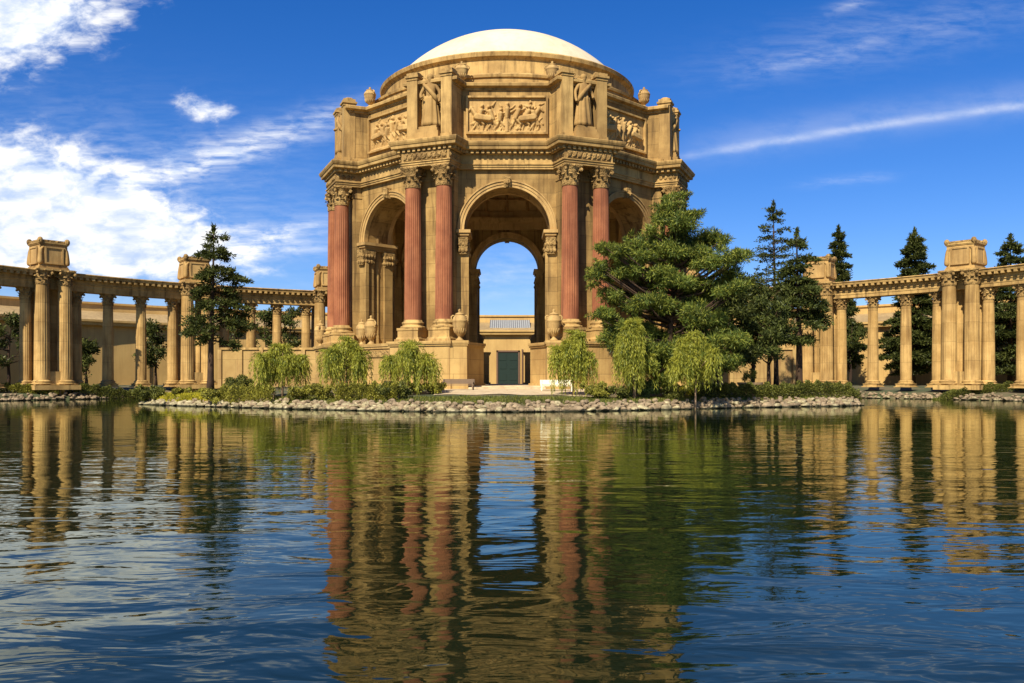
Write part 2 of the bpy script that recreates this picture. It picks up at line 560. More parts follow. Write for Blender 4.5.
xs = np.concatenate([[-4000, -1200, -400, -180, -120], np.arange(-90, 90.1, 0.9), [120, 180, 400, 1200, 4000]])
ys = np.concatenate([[-4000, -1200, -400, -180], np.arange(-115, 90.1, 0.9), [120, 180, 400, 1200, 4000]])
gxx, gyy = np.meshgrid(xs, ys)
ghh = land_h(gxx, gyy)
rs = np.random.RandomState(3)
ghh = ghh + np.where(ghh > 0.6, rs.uniform(-0.03, 0.03, ghh.shape), 0)
nx, ny = len(xs), len(ys)
mb = MB()
mb.v = list(zip(gxx.ravel().tolist(), gyy.ravel().tolist(), ghh.ravel().tolist()))
mb.f = [(j * nx + i, j * nx + i + 1, (j + 1) * nx + i + 1, (j + 1) * nx + i) for j in range(ny - 1) for i in range(nx - 1)]
tag(mb.build('ground', 'ground', smooth=True), 'grassy soil of the park around the lagoon', 'ground', kind='structure')
mb = MB()
mb.add([(-84, -102, 0), (84, -102, 0), (84, 40, 0), (-84, 40, 0)], [(0, 1, 2, 3)])
tag(mb.build('water', 'water'), 'dark rippled lagoon water reflecting the domed rotunda', 'water', kind='structure')
# pale path in front of the open arch
mb = MB()
pp = []
for i in range(17):
    x = -5.5 + 13.0 * i / 16
    y0 = -28.3 + 0.5 * math.sin(i * 1.3) ; y1 = -19.5 + 0.3 * math.sin(i * 0.9 + 1)
    pp.append(((x, y0, gz(x, y0) + 0.05), (x, (y0 + y1) / 2, gz(x, (y0 + y1) / 2) + 0.06), (x, y1, gz(x, y1) + 0.05)))
mb.rings([list(r) for r in pp], closed=False)
tag(mb.build('path', 'paving'), 'pale sandy path before the open arch', 'path', kind='structure')

# ------------------------------------------------------------------ shared architecture pieces
def outline(ap, pr, hw):
    """octagon of apothem ap with a block at every corner reaching out to radius pr, half width hw"""
    pts = []
    r_in = (ap - hw * math.sin(R_(22.5))) / math.cos(R_(22.5))
    for k in range(8):
        ph = R_(22.5 + 45 * k)
        rad = (math.sin(ph), -math.cos(ph)); tan = (math.cos(ph), math.sin(ph))
        for r, tt in ((r_in, -hw), (pr, -hw), (pr, hw), (r_in, hw)):
            pts.append((rad[0] * r + tan[0] * tt, rad[1] * r + tan[1] * tt))
    return pts


def sweep_outline(mb, prof, ap, pr, hw, cap1=False):
    rings = []
    for off, z in prof:
        rings.append([(x, y, z) for x, y in outline(ap + off, pr + off, hw + off)])
    mb.rings(rings, False, cap1)


def shaft_mesh(name, r0, r1, h, flutes, depth, mat):
    seg = flutes * 4
    mb = MB(); rings = []
    for j in range(9):
        u_ = j / 8
        r = r0 + (r1 - r0) * (u_ ** 1.6)
        fl = depth if 0.02 < u_ < 0.99 else 0.0
        rings.append([(r * (1 - fl * abs(math.sin(flutes * PI * i / seg))) * math.cos(2 * PI * i / seg),
                       r * (1 - fl * abs(math.sin(flutes * PI * i / seg))) * math.sin(2 * PI * i / seg), h * u_) for i in range(seg)])
    mb.rings(rings, True, True)
    return mb.mesh(name, mat)


def base_mesh(name, r, h, mat):
    mb = MB()
    mb.lathe([(r * 1.42, 0), (r * 1.45, h * .12), (r * 1.42, h * .24), (r * 1.22, h * .30), (r * 1.18, h * .44), (r * 1.24, h * .52), (r * 1.30, h * .62), (r * 1.24, h * .74), (r * 1.08, h * .80), (r * 1.03, h)], 32)
    return mb.mesh(name, mat, True)


def capital_mesh(name, r, h, mat):
    mb = MB()
    mb.lathe([(r * 1.08, 0), (r * 1.12, h * .04), (r * 1.0, h * .08), (r * .98, h * .5), (r * 1.12, h * .75), (r * 1.32, h * .88)], 24)
    for row, (z0, z1, nlf, out) in enumerate(((0.06, 0.42, 8, 0.34), (0.10, 0.68, 8, 0.46))):
        for k in range(nlf):
            a = 2 * PI * (k + 0.5 * row) / nlf
            ca, sa = math.cos(a), math.sin(a)
            pts = []
            for i in range(7):
                u_ = i / 6
                zz = h * (z0 + (z1 - z0) * (u_ if u_ < .84 else .84 - (u_ - .84) * .8))
                ro = r * (1.02 + 0.04 * i / 6 + out * max(0, (u_ - .45)) ** 1.5 * 2.2)
                wd = r * 0.40 * (1 - 0.55 * u_ ** 3) * (0.85 + 0.25 * math.sin(u_ * 9))
                for s_, ridge in ((-1, 0), (-.45, .05), (0, .10), (.45, .05), (1, 0)):
                    rr = ro + r * ridge
                    pts.append((rr * ca - s_ * wd * sa, rr * sa + s_ * wd * ca, zz))
            rings = [pts[i * 5:(i + 1) * 5] for i in range(7)]
            mb.rings(rings, closed=False)
    for k in range(4):                                  # corner volutes
        a = PI / 4 + k * PI / 2
        cx, cy = r * 1.55 * math.cos(a), r * 1.55 * math.sin(a)
        mb.tube([(r * .9 * math.cos(a), r * .9 * math.sin(a), h * .5), (r * 1.15 * math.cos(a), r * 1.15 * math.sin(a), h * .72), (r * 1.45 * math.cos(a), r * 1.45 * math.sin(a), h * .86)], [r * .09, r * .11, r * .13], 6)
        for dz, rr in ((0.0, .24), (0.0, .13)):
            q = Matrix.Rotation(a, 4, 'Z')
            vs = MB(); vs.lathe([(r * rr, -r * (.12 if rr > .2 else .17)), (r * rr, r * (.12 if rr > .2 else .17))], 12)
            vs.xf(Matrix.Translation((cx, cy, h * .76)) @ q @ Matrix.Rotation(PI / 2, 4, 'X'))
            mb.add(vs.v, vs.f)
        b_ = a + PI / 4
        mb.ball((r * 1.28 * math.cos(b_), r * 1.28 * math.sin(b_), h * .93), r * .16, 8, 5)
    ab = []                                             # concave abacus
    for k in range(4):
        a = PI / 4 + k * PI / 2
        for i in range(7):
            u_ = i / 6
            a0, a1 = a, a + PI / 2
            pA = Vector((math.cos(a0), math.sin(a0))) * r * 1.86; pB = Vector((math.cos(a1), math.sin(a1))) * r * 1.86
            q = pA.lerp(pB, 0.04 + 0.92 * u_)
            q *= 1 - 0.13 * math.sin(PI * u_)
            ab.append(q)
    mb.rings([[(q.x * k_, q.y * k_, z) for q in ab] for k_, z in ((.90, h * .86), (.95, h * .91), (1.0, h * .93), (1.0, h))], True, True)
    return mb.mesh(name, mat)


def plinth_mesh(name, w, h, mat):
    mb = MB()
    mb.box((0, 0, h * .09), (w * 1.22, w * 1.22, h * .18))
    mb.box((0, 0, h * .25), (w * 1.12, w * 1.12, h * .14), taper=.93)
    mb.box((0, 0, h * .57), (w, w, h * .5))
    mb.box((0, 0, h * .91), (w * 1.06, w * 1.06, h * .18))
    return mb.mesh(name, mat)


def put_column(parent, base, loc, meshes, rz, label=None):
    """shaft with its base, plinth and capital below it as sub-parts"""
    sh, z_sh, subs = meshes
    c_ = link('column', sh, parent, (loc[0] - base[0], loc[1] - base[1], z_sh - base[2]), rz)
    if label: c_['label'] = label
    for nm, me, z in subs:
        link(nm, me, c_, (0, 0, z - z_sh))
    return c_


# ------------------------------------------------------------------ the rotunda
G = 1.4
RB = (0, 0, G)
rot = thing('rotunda', 'great octagonal domed rotunda of ochre stone with terracotta columns and arches', 'rotunda', RB)


def face_xf(a):                # local x along the face, -y outwards, z up
    return Matrix.Rotation(R_(a), 4, 'Z')


POD = 5.5
# podium: blocks below the piers, walls between them except at the open front and back arches
for k in range(8):
    ph = 22.5 + 45 * k
    mb = MB()
    for (o_, z0, z1) in ((0.18, G - .4, G + .45), (0.0, G + .45, POD - .42), (0.12, POD - .42, POD - .26), (0.22, POD - .26, POD)):
        mb.box((0, -(12.6 + 19.7) / 2 - o_ / 2, (z0 + z1) / 2), (2 * (2.9 + o_), 19.7 - 12.6 + o_, z1 - z0))
    mb.xf(face_xf(ph))
    mb.build('podium_block', 'podium', rot)
    if k in (0, 3, 4, 7):                              # returns that carry the urns beside the passages
        sgn = -1 if k in (0, 3) else 1
        a = 0 if k in (0, 7) else 180
        sx = 1 if k in (0, 3) else -1
        if a == 180: sx = -sx
        mb = MB()
        cx = sx * (4.15 if a == 0 else 3.55)
        wd, cy, dp = (1.5, -17.35, 3.8) if a == 0 else (1.9, -16.1, 6.3)
        for (o_, z0, z1) in ((0.10, G - .4, G + .45), (0.0, G + .45, POD - .42), (0.08, POD - .42, POD - .26), (0.15, POD - .26, POD + .015)):
            mb.box((cx, cy - o_, (z0 + z1) / 2), (wd + 2 * o_, dp, z1 - z0))
        mb.xf(face_xf(a))
        mb.build('urn_pedestal', 'podium', rot)
for a in (45, 90, 135, 225, 270, 315):
    mb = MB()
    for (o_, z0, z1) in ((0.16, G - .4, G + .5), (0.0, G + .5, POD - .5), (0.12, POD - .5, POD - .3), (0.2, POD - .3, POD - .04)):
        mb.box((0, -(13.2 + 17.75 + o_) / 2, (z0 + z1) / 2), (9.6, 17.75 + o_ - 13.2, z1 - z0))
    pw = mb.xf(face_xf(a)).build('podium_wall', 'podium', rot)
    fb_ = MB(); fb_.box((0, -17.79, POD - .98), (8.0, .12, .6))
    fo = fb_.xf(face_xf(a)).build('carved_band', 'carved', pw, loc=(0, 0, 0))
# floor slab of the hall under the dome
mb = MB()
pts = [(16.6 / math.cos(R_(22.5)) * math.sin(R_(22.5 + 45 * k)), -16.6 / math.cos(R_(22.5)) * math.cos(R_(22.5 + 45 * k))) for k in range(8)]
mb.rings([[(x, y, G - .4) for x, y in pts], [(x, y, G + .25) for x, y in pts]], False, True)
mb.box((0, -18.0, G - .10), (6.5, 3.8, .5))
mb.box((0, -20.2, G - .19), (6.5, .7, .42))
mb.build('floor_slab', 'paving', rot)

# walls with arches
WO, WI, AR, SP = 15.6, 12.6, 3.85, 15.45
WT = 21.3


def arched_wall():
    mb = MB()
    NA = 28
    arch = [(AR * -math.cos(PI * i / NA), SP + AR * math.sin(PI * i / NA)) for i in range(NA + 1)]
    for ap, flip in ((WO, False), (WI, True)):
        L = ap * math.tan(R_(22.5))
        vs = []; fs = []
        vs += [(-L, -ap, G), (-AR, -ap, G), (-AR, -ap, SP), (-L, -ap, SP), (L, -ap, G), (AR, -ap, G), (AR, -ap, SP), (L, -ap, SP)]
        fs += [(0, 1, 2, 3), (5, 4, 7, 6)]
        k0 = len(vs)
        # band from spring to top, fanned against the arch
        outer = []
        for i in range(NA + 1):
            u_ = i / NA
            outer.append((-L + 2 * L * u_, WT))
        for i in range(NA + 1):
            vs.append((arch[i][0], -ap, arch[i][1])); vs.append((outer[i][0], -ap, outer[i][1]))
        for i in range(NA):
            fs.append((k0 + 2 * i, k0 + 2 * i + 2, k0 + 2 * i + 3, k0 + 2 * i + 1))
        fs += [(3, 2, k0 + 1), (6, 7, k0 + 2 * NA + 1)]
        if flip: fs = [f[::-1] for f in fs]
        mb.add(vs, fs)
    line = [(-AR, G)] + arch + [(AR, G)]
    mb.rings([[(x, -WO, z) for x, z in line], [(x, -WI, z) for x, z in line]], closed=False)
    return mb


wm = arched_wall().mesh('arched_wall', 'wall')


def ring_arch(r0, r1, y0, y1, prof_steps=3):
    mb = MB(); NA = 28
    rings = []
    prof = [(r0, y1), (r0, y0), (r0 + (r1 - r0) * .38, y0), (r0 + (r1 - r0) * .40, y0 - .07), (r0 + (r1 - r0) * .78, y0 - .07), (r0 + (r1 - r0) * .82, y0 - .16), (r1, y0 - .16), (r1, y1)]
    for i in range(NA + 1):
        a = PI * i / NA
        rings.append([(-r * math.cos(a), y, SP + r * math.sin(a)) for r, y in prof])
    mb.rings(rings, True, True, closed=True)
    return mb


archo = ring_arch(AR - .035, AR + .56, -WO - .16, -WO + .3).mesh('archivolt', 'relief')
mbi = ring_arch(AR - .035, AR + .62, WI - .12, WI + .3)
mbi.v = [(x, -y if True else y, z) for x, y, z in mbi.v]
archi = mbi.mesh('inner_archivolt', 'inner')
ks = MB(); ks.box((0, -WO - .25, SP + AR + .32), (.55, .55, .95), taper=1.15); ks.tube([(0, -WO - .5, SP + AR - .05), (0, -WO - .62, SP + AR + .2), (0, -WO - .5, SP + AR + .55)], [.16, .22, .16], 8)
ksm = ks.mesh('keystone', 'carved')
# imposts and jamb pilasters
jambs = []
for s_ in (-1, 1):
    jm = MB()
    for yy in (-WO + .35, -WI - .35):
        jm.box((s_ * (AR - .0), yy, (G + 13.3) / 2 + .1), (.55, .95, 13.3 - G + .2))
    jm.box((s_ * (AR + .06), -WO - .07, 8.2), (1.05, .34, 10.6))
    jambs.append(jm.mesh('jamb_pilaster', 'wall'))
imposts = []
for s_ in (-1, 1):
    im = MB()
    for (o_, z0, z1) in ((0.0, 14.72, 14.95), (.14, 14.95, 15.17), (.28, 15.17, 15.45)):
        im.box((s_ * (AR + .02), -(WO + WI) / 2, (z0 + z1) / 2), (.72 + 2 * o_, WO - WI + .5 + 2 * o_, z1 - z0))
    imposts.append(im.mesh('impost', 'relief'))
jcaps = []
for s_ in (-1, 1):
    for yy, dd in ((-WO + .18, 1.35), (-WI - .3, 1.1)):
        jc = MB()
        jc.box((s_ * (AR + .03), yy, 14.0), (.72, dd, 1.44), taper=1.25)
        for kx in (-.3, 0, .3):
            for zz in (13.6, 14.15):
                jc.ball((s_ * (AR - .36), yy + kx, zz), .2, 6, 5)
                jc.ball((s_ * (AR + .05) + kx, yy - dd * .5, zz), .2, 6, 5)
        jcaps.append(jc.mesh('jamb_capital', 'carved'))
for k in range(8):
    a = 45 * k
    w_ = link('arched_wall', wm, rot, (0, 0, -G), R_(a))
    for nm, me in (('archivolt', archo), ('inner_archivolt', archi), ('keystone', ksm), ('jamb_pilaster', jambs[0]), ('jamb_pilaster', jambs[1]), ('impost', imposts[0]), ('impost', imposts[1]), *[('jamb_capital', q_) for q_ in jcaps]):
        link(nm, me, w_, (0, 0, 0))
# pier bodies behind the columns
for k in range(8):
    mb = MB()
    mb.box((0, -15.7, (POD + 20.9) / 2), (2 * 1.95, 2.5, 20.9 - POD))
    mb.box((0, -15.75, POD + .5), (2 * 2.05, 2.6, 1.0))
    mb.box((0, -15.75, 20.0), (2 * 2.02, 2.6, .45))
    mb.xf(face_xf(22.5 + 45 * k))
    mb.build('pier', 'wall', rot)
# columns
rc = 0.77
col_meshes = (shaft_mesh('column_shaft', rc, rc * .87, 19.0 - 7.4, 24, 0.07, 'terracotta'), 7.4,
              [('base', base_mesh('column_base', rc, .75, 'stone'), 6.68), ('plinth', plinth_mesh('column_plinth', 2.0, 1.2, 'stone'), POD),
               ('capital', capital_mesh('column_capital', rc * .87, 1.8, 'carved'), 19.0)])
COLR, COLH = 18.0, 1.52
for k in range(8):
    ph = R_(22.5 + 45 * k)
    for s_ in (-1, 1):
        x = math.sin(ph) * COLR + math.cos(ph) * COLH * s_
        y = -math.cos(ph) * COLR + math.sin(ph) * COLH * s_
        put_column(rot, RB, (x, y), col_meshes, ph)
# entablature and cornice
mb = MB()
sweep_outline(mb, [(-1.6, 20.80), (0, 20.80), (0, 20.98), (.07, 20.98), (.07, 21.14), (.16, 21.17), (.16, 21.25), (.02, 21.27), (.02, 22.06)], 15.95, 18.62, 2.33)
ent = mb.build('entablature', 'stone', rot)
# carved frieze blocks on the piers
for k in range(8):
    mb = MB()
    rr = random.Random(k)
    mb.box((0, -18.66, 21.66), (4.2, .10, .66))
    for i in range(9):
        x = -1.9 + 3.8 * i / 8
        mb.ball((x, -18.72, 21.66 + rr.uniform(-.08, .08)), .20, 8, 5, (1, .6, 1.1))
        mb.tube([(x - .2, -18.72, 21.45), (x, -18.78, 21.52), (x + .2, -18.72, 21.9)], .06, 5)
    for s_ in (-1, 1):
        for i in range(4):
            mb.ball((s_ * 2.36, -18.4 + .45 * i, 21.66), .2, 8, 5, (.6, 1, 1.1))
    mb.xf(face_xf(22.5 + 45 * k))
    mb.build('carved_frieze', 'carved', rot)
mb = MB()
sweep_outline(mb, [(.0, 22.04), (.12, 22.07), (.12, 22.34), (.38, 22.36), (.58, 22.40), (.62, 22.42), (.66, 22.68), (.72, 22.70), (.80, 22.86), (.83, 23.0), (.80, 23.06), (-1.2, 23.12)], 16.05, 18.46, 2.5)
po = outline(16.05 + .25, 18.46 + .25, 2.5 + .25)
for i in range(len(po)):
    a, b_ = Vector(po[i]), Vector(po[(i + 1) % len(po)])
    L = (b_ - a).length
    kk = max(1, int(L / .46))
    ang = math.atan2(b_.y - a.y, b_.x - a.x)
    for j in range(kk):
        q = a.lerp(b_, (j + .5) / kk)
        mb.box((q.x, q.y, 22.215), (.25, .29, .245), ang)
cor = mb.build('cornice', 'stone', rot)
# attic
mb = MB()
sweep_outline(mb, [(.35, 23.0), (.35, 23.45), (.22, 23.5), (0, 23.6), (0, 28.05)], 15.2, 16.95, 2.15)
att = mb.build('attic_wall', 'wall', rot)
mb = MB()
sweep_outline(mb, [(-.05, 28.0), (.08, 28.02), (.08, 28.18), (.22, 28.22), (.45, 28.30), (.48, 28.52), (.40, 28.60), (-1.0, 28.66)], 15.2, 17.35, 2.2)
mb.build('attic_cornice', 'stone', rot)
for k in range(8):
    for s_ in (-1, 1):
        mb = MB()
        mb.box((s_ * 1.68, -17.35, (23.05 + 28.65) / 2), (1.02, 1.1, 5.6))
        mb.box((s_ * 1.68, -17.39, 23.4), (1.16, 1.22, .5))
        mb.box((s_ * 1.68, -17.35, 28.76), (1.14, 1.22, .22))
        mb.box((s_ * 1.68, -17.35, 28.96), (1.34, 1.42, .18))
        mb.box((s_ * 1.68, -17.35, 29.17), (1.10, 1.14, .28))
        for xx in (-.36, 0, .36):
            mb.ball((s_ * 1.68 + xx, -17.35, 29.32), .2, 8, 5, (1, 2.2, .8))
        mb.xf(face_xf(22.5 + 45 * k))
        mb.build('attic_post', 'stone', rot)


def relief_mesh(seed):
    """sculpted frieze of striding figures and horses as one height field"""
    rr = random.Random(seed)
    Wd, Hd = 6.95, 3.1
    nx_, nz_ = 150, 70
    gx_, gz_ = np.meshgrid(np.linspace(-Wd / 2, Wd / 2, nx_), np.linspace(0, Hd, nz_))
    H = np.zeros_like(gx_)

    def cap(ax, az, bx, bz, r0, r1, lift=0.0):
        nonlocal H
        ex, ez = bx - ax, bz - az
        tt = np.clip(((gx_ - ax) * ex + (gz_ - az) * ez) / (ex * ex + ez * ez + 1e-6), 0, 1)
        d = np.hypot(gx_ - ax - tt * ex, gz_ - az - tt * ez)
        r = r0 + (r1 - r0) * tt
        h = np.where(d < r, np.sqrt(np.maximum(0, r * r - d * d)) * 1.15 + lift * np.clip((r - d) / r * 3, 0, 1), 0)
        H = np.maximum(H, h)

    def man(x, lean, s_, reach):
        hip = (x, 1.25 * s_); sh = (x + lean * .55, 1.95 * s_); hd = (x + lean * .72, 2.38 * s_)
        cap(*hip, *sh, .19, .25, .07); cap(*hd, hd[0] + .02, hd[1] + .06, .15, .15, .09)
        k1 = (x + .35 + .2 * lean, .75 * s_); k2 = (x - .3, .66 * s_)
        cap(*hip, *k1, .16, .12, .05); cap(*k1, k1[0] - .12, .08, .11, .07)
        cap(*hip, *k2, .16, .12); cap(*k2, k2[0] - .4, .1, .11, .07)
        e1 = (sh[0] + .38 * reach, sh[1] + .12); e2 = (sh[0] - .35, sh[1] - .35)
        cap(*sh, *e1, .11, .09, .05); cap(*e1, e1[0] + .3 * reach, e1[1] + .3, .09, .06)
        cap(*sh, *e2, .11, .09); cap(*e2, e2[0] + .25, e2[1] - .25, .08, .06)
        for q in range(3):
            cap(x - .2 + .15 * q, 1.3 * s_, x - .5 + .25 * q, .45 * s_, .07, .04)

    def horse(x, d):
        cap(x - .6 * d, 1.2, x + .5 * d, 1.35, .34, .36, .02); cap(x + .55 * d, 1.5, x + 1.0 * d, 2.15, .25, .17); cap(x + 1.0 * d, 2.2, x + 1.35 * d, 1.9, .17, .09)
        for lx, kx in ((.5, .95), (.35, .5), (-.55, -.8), (-.65, -.4)):
            cap(x + lx * d, 1.1, x + kx * d, .65, .16, .09); cap(x + kx * d, .65, x + (kx - .15) * d, .1, .09, .06)
        cap(x - .85 * d, 1.35, x - 1.2 * d, .7, .1, .05)

    horse(-2.05 + rr.uniform(-.15, .15), rr.choice((-1, 1)))
    man(-2.5, .4, .98, 1); man(-1.2 + rr.uniform(-.1, .1), -.5, .95, -1); man(-.65, .15, .85, 1)
    man(0 + rr.uniform(-.1, .1), 0.05, 1.05, 1)
    cap(0, .1, 0, 2.3, .22, .2)
    horse(1.9 + rr.uniform(-.15, .15), rr.choice((-1, 1)))
    man(.75, .6, 1.0, 1); man(1.45, .9, .97, 1); man(2.6, -.5, .92, -1)
    for q in range(46):                             # drapery, weapons, foliage between the figures
        x = rr.uniform(-3.3, 3.3); z = rr.uniform(.15, 2.8)
        a_ = rr.uniform(0, PI); l_ = rr.uniform(.15, .5)
        cap(x, z, x + l_ * math.cos(a_), z + l_ * math.sin(a_), rr.uniform(.07, .15), .05)
    cap(-3.4, .06, 3.4, .06, .12, .12)
    H = np.minimum(H, .36) * 1.3
    H += np.array([[rr.uniform(-.006, .006) for _ in range(nx_)] for _ in range(nz_)])
    mb = MB()
    mb.v = list(zip(gx_.ravel().tolist(), (-H).ravel().tolist(), gz_.ravel().tolist()))
    mb.f = [(j * nx_ + i, j * nx_ + i + 1, (j + 1) * nx_ + i + 1, (j + 1) * nx_ + i) for j in range(nz_ - 1) for i in range(nx_ - 1)]
    return mb.mesh('relief_panel', 'relief', True)


rel = [relief_mesh(s_) for s_ in (1, 5, 9)]
fr = MB()
for (z, h_) in ((24.13, .16), (27.38, .16)):
    fr.box((0, -15.30, z), (7.3, .36, h_))
for s_ in (-1, 1):
    fr.box((s_ * 3.56, -15.30, 25.755), (.18, .36, 3.09))
frm = fr.mesh('panel_frame', 'stone')
for k in range(8):
    o_ = link('relief_panel', rel[k % 3], rot, (15.215 * math.sin(R_(45 * k)), -15.215 * math.cos(R_(45 * k)), 24.2 - G), R_(45 * k))
    link('panel_frame', frm, o_, (0, 15.215, -24.2))
# stepped drum and dome
mb = MB()
mb.lathe([(14.6, 28.5), (14.6, 29.35), (14.75, 29.4), (14.8, 29.62), (14.5, 29.8), (14.3, 29.9), (13.6, 30.05), (13.0, 30.2), (12.95, 31.55), (13.1, 31.7), (13.3, 31.82), (13.38, 32.15), (13.2, 32.3), (12.2, 32.36)], 96, caps=False)
mb.build('drum', 'stone', rot, smooth=False)
mb = MB()
Rs, zc = 15.78, 22.5
prof = []
for i in range(25):
    a = R_(38.2 + (90 - 38.2) * i / 24)
    prof.append((max(.01, Rs * math.cos(a)), zc + Rs * math.sin(a)))
mb.lathe(prof, 96, caps=False)
mb.build('dome', 'dome', rot, smooth=True)
# inside: ring cornice and coffered ceiling
mb = MB()
RI = 12.7
mb.lathe([(RI + .6, 20.2), (RI - .1, 20.2), (RI - .2, 20.9), (RI - .5, 21.1), (RI - .8, 21.4), (RI - .8, 21.6), (RI - .2, 21.7), (RI - .2, 22.4), (RI + .8, 22.5)], 64, caps=False)
mb.build('inner_cornice', 'inner', rot)
import bmesh
bm = bmesh.new()
NS, NR = 32, 7
grid = []
for j in range(NR + 1):
    a = R_(2 + 74 * j / NR)
    grid.append([bm.verts.new((12.5 * math.cos(a) * math.sin(2 * PI * i / NS), 12.5 * math.cos(a) * math.cos(2 * PI * i / NS), 22.0 + 8.0 * math.sin(a))) for i in range(NS)])
fs = []
for j in range(NR):
    for i in range(NS):
        fs.append(bm.faces.new((grid[j][i], grid[j][(i + 1) % NS], grid[j + 1][(i + 1) % NS], grid[j + 1][i])))
bm.normal_update()
r_ = bmesh.ops.inset_individual(bm, faces=fs, thickness=.28, depth=0.0)
for f in fs:
    c0 = f.calc_center_median()
    for v in f.verts:
        v.co += (Vector((v.co.x, v.co.y, (v.co.z - 22) * 1.4)).normalized()) * .4
bm.faces.new([grid[NR][i] for i in range(NS)])
me = bpy.data.meshes.new('coffered_ceiling')
bm.to_mesh(me); bm.free()
me.materials.append(M['inner'])
link('coffered_ceiling', me, rot, (0, 0, -G))

# ------------------------------------------------------------------ statues on the attic
def skin_figure(name, pts, edges, rads, mat):
    me = bpy.data.meshes.new(name)
    me.from_pydata(pts, edges, [])
    o = bpy.data.objects.new(name, me)
    COL.objects.link(o)
    sk = o.modifiers.new('skin', 'SKIN')
    sv = me.skin_vertices[0].data
    for i, r in enumerate(rads):
        sv[i].radius = r if isinstance(r, tuple) else (r, r)
        sv[i].use_root = (i == 0)
    sb = o.modifiers.new('sub', 'SUBSURF'); sb.levels = 2; sb.render_levels = 2
    dg = bpy.context.evaluated_depsgraph_get()
    dg.update()
    out = bpy.data.meshes.new_from_object(o.evaluated_get(dg))
    out.name = name
    bpy.data.objects.remove(o)
    out.materials.clear(); out.materials.append(M[mat] if isinstance(mat, str) else mat)
    out.polygons.foreach_set('use_smooth', [True] * len(out.polygons))
    return out


fig_pts = [(0, 0, .98), (.02, -.01, 1.18), (0.01, .01, 1.38), (0, 0, 1.50), (0, -.03, 1.62), (.0, -.03, 1.74),
           (-.20, .01, 1.40), (-.32, -.05, 1.14), (-.26, -.22, .96), (-.18, -.26, 1.0),
           (.20, .01, 1.40), (.33, .0, 1.18), (.34, -.06, .92), (.33, -.10, .82),
           (-.10, 0, .84), (-.12, -.06, .50), (-.11, 0, .12), (-.12, -.14, .05),
           (.10, 0, .84), (.13, .02, .48), (.15, .08, .10), (.17, -.06, .05)]
fig_e = [(0, 1), (1, 2), (2, 3), (3, 4), (4, 5), (2, 6), (6, 7), (7, 8), (8, 9), (2, 10), (10, 11), (11, 12), (12, 13), (0, 14), (14, 15), (15, 16), (16, 17), (0, 18), (18, 19), (19, 20), (20, 21)]
fig_r = [(.17, .13), (.15, .11), (.19, .12), .055, .095, .06, .075, .055, .045, .04, .075, .055, .045, .04, .105, .08, .06, .05, .105, .08, .06, .05]
fig_me = skin_figure('statue_body', fig_pts, fig_e, fig_r, 'statue')


def drape_mesh():
    mb = MB(); rings = []
    for j in range(10):
        u_ = j / 9
        z = 1.05 - 1.0 * u_
        rx = .20 + .13 * u_; ry = .15 + .10 * u_
        rings.append([(rx * (1 + .08 * math.sin(9 * a + 2 * u_)) * math.cos(a) + .03 * u_, ry * (1 + .08 * math.sin(9 * a + 2 * u_)) * math.sin(a), z) for a in [2 * PI * i / 72 for i in range(72)]])
    mb.rings(rings, True, True)
    mb.tube([(-.2, -.1, 1.45), (.0, -.16, 1.25), (.2, -.12, 1.0), (.24, 0, .8)], [.05, .07, .08, .05], 8)
    return mb.mesh('drapery', 'statue', True)


drape_me = drape_mesh()
hm = MB()
hm.ball((0, .01, 1.70), .115, 12, 8, (1, 1.05, 1.0)); hm.ball((0, .10, 1.68), .07, 8, 6)
hair_me = hm.mesh('hair', 'statue', True)
pm = MB()
pm.box((0, 0, .14), (.86, .6, .28)); pm.box((0, 0, .33), (.74, .5, .12)); pm.box((0, 0, .43), (.66, .44, .09))
ped_me = pm.mesh('pedestal', 'statue')


bk = MB()
rrb = random.Random(8)
for i in range(46):                                  # carved foliage behind the figure
    sx_ = rrb.choice((-1, 1))
    bk.ball((sx_ * rrb.uniform(.12, .40), .17 + rrb.uniform(-.03, .03), rrb.uniform(.5, 2.22)), rrb.uniform(.05, .11), 6, 5, (1, .7, 1.3))
bk.box((0, .24, 1.32), (.84, .08, 1.9))
back_me = bk.mesh('carved_backdrop', 'carved')


def statue(ang, rz, label, mirror=False):
    a = R_(ang)
    loc = (17.62 * math.sin(a), -17.62 * math.cos(a), 23.12)
    t_ = thing('statue', label, 'statue', loc, a, 'standing figures on the attic of the rotunda')
    t_.scale = (2.65 * (-1 if mirror else 1), 2.65, 2.65)
    bo = link('body', fig_me, t_, (0, 0, .45), rz)
    link('drapery', drape_me, bo, (0, 0, 0)); link('hair', hair_me, bo, (0, 0, 0))
    link('pedestal', ped_me, t_, (0, 0, 0)); link('carved_backdrop', back_me, t_, (0, 0, 0))
    return t_


statue(-22.5, 0.15, 'draped stone figure between two posts above the left pair of front columns')
statue(22.5, -0.1, 'draped stone figure between two posts above the right pair of front columns', True)
statue(-67.5, 0.0, 'stone figure seen in profile at the far left corner of the attic')
statue(67.5, 0.0, 'stone figure seen in profile at the far right corner of the attic', True)

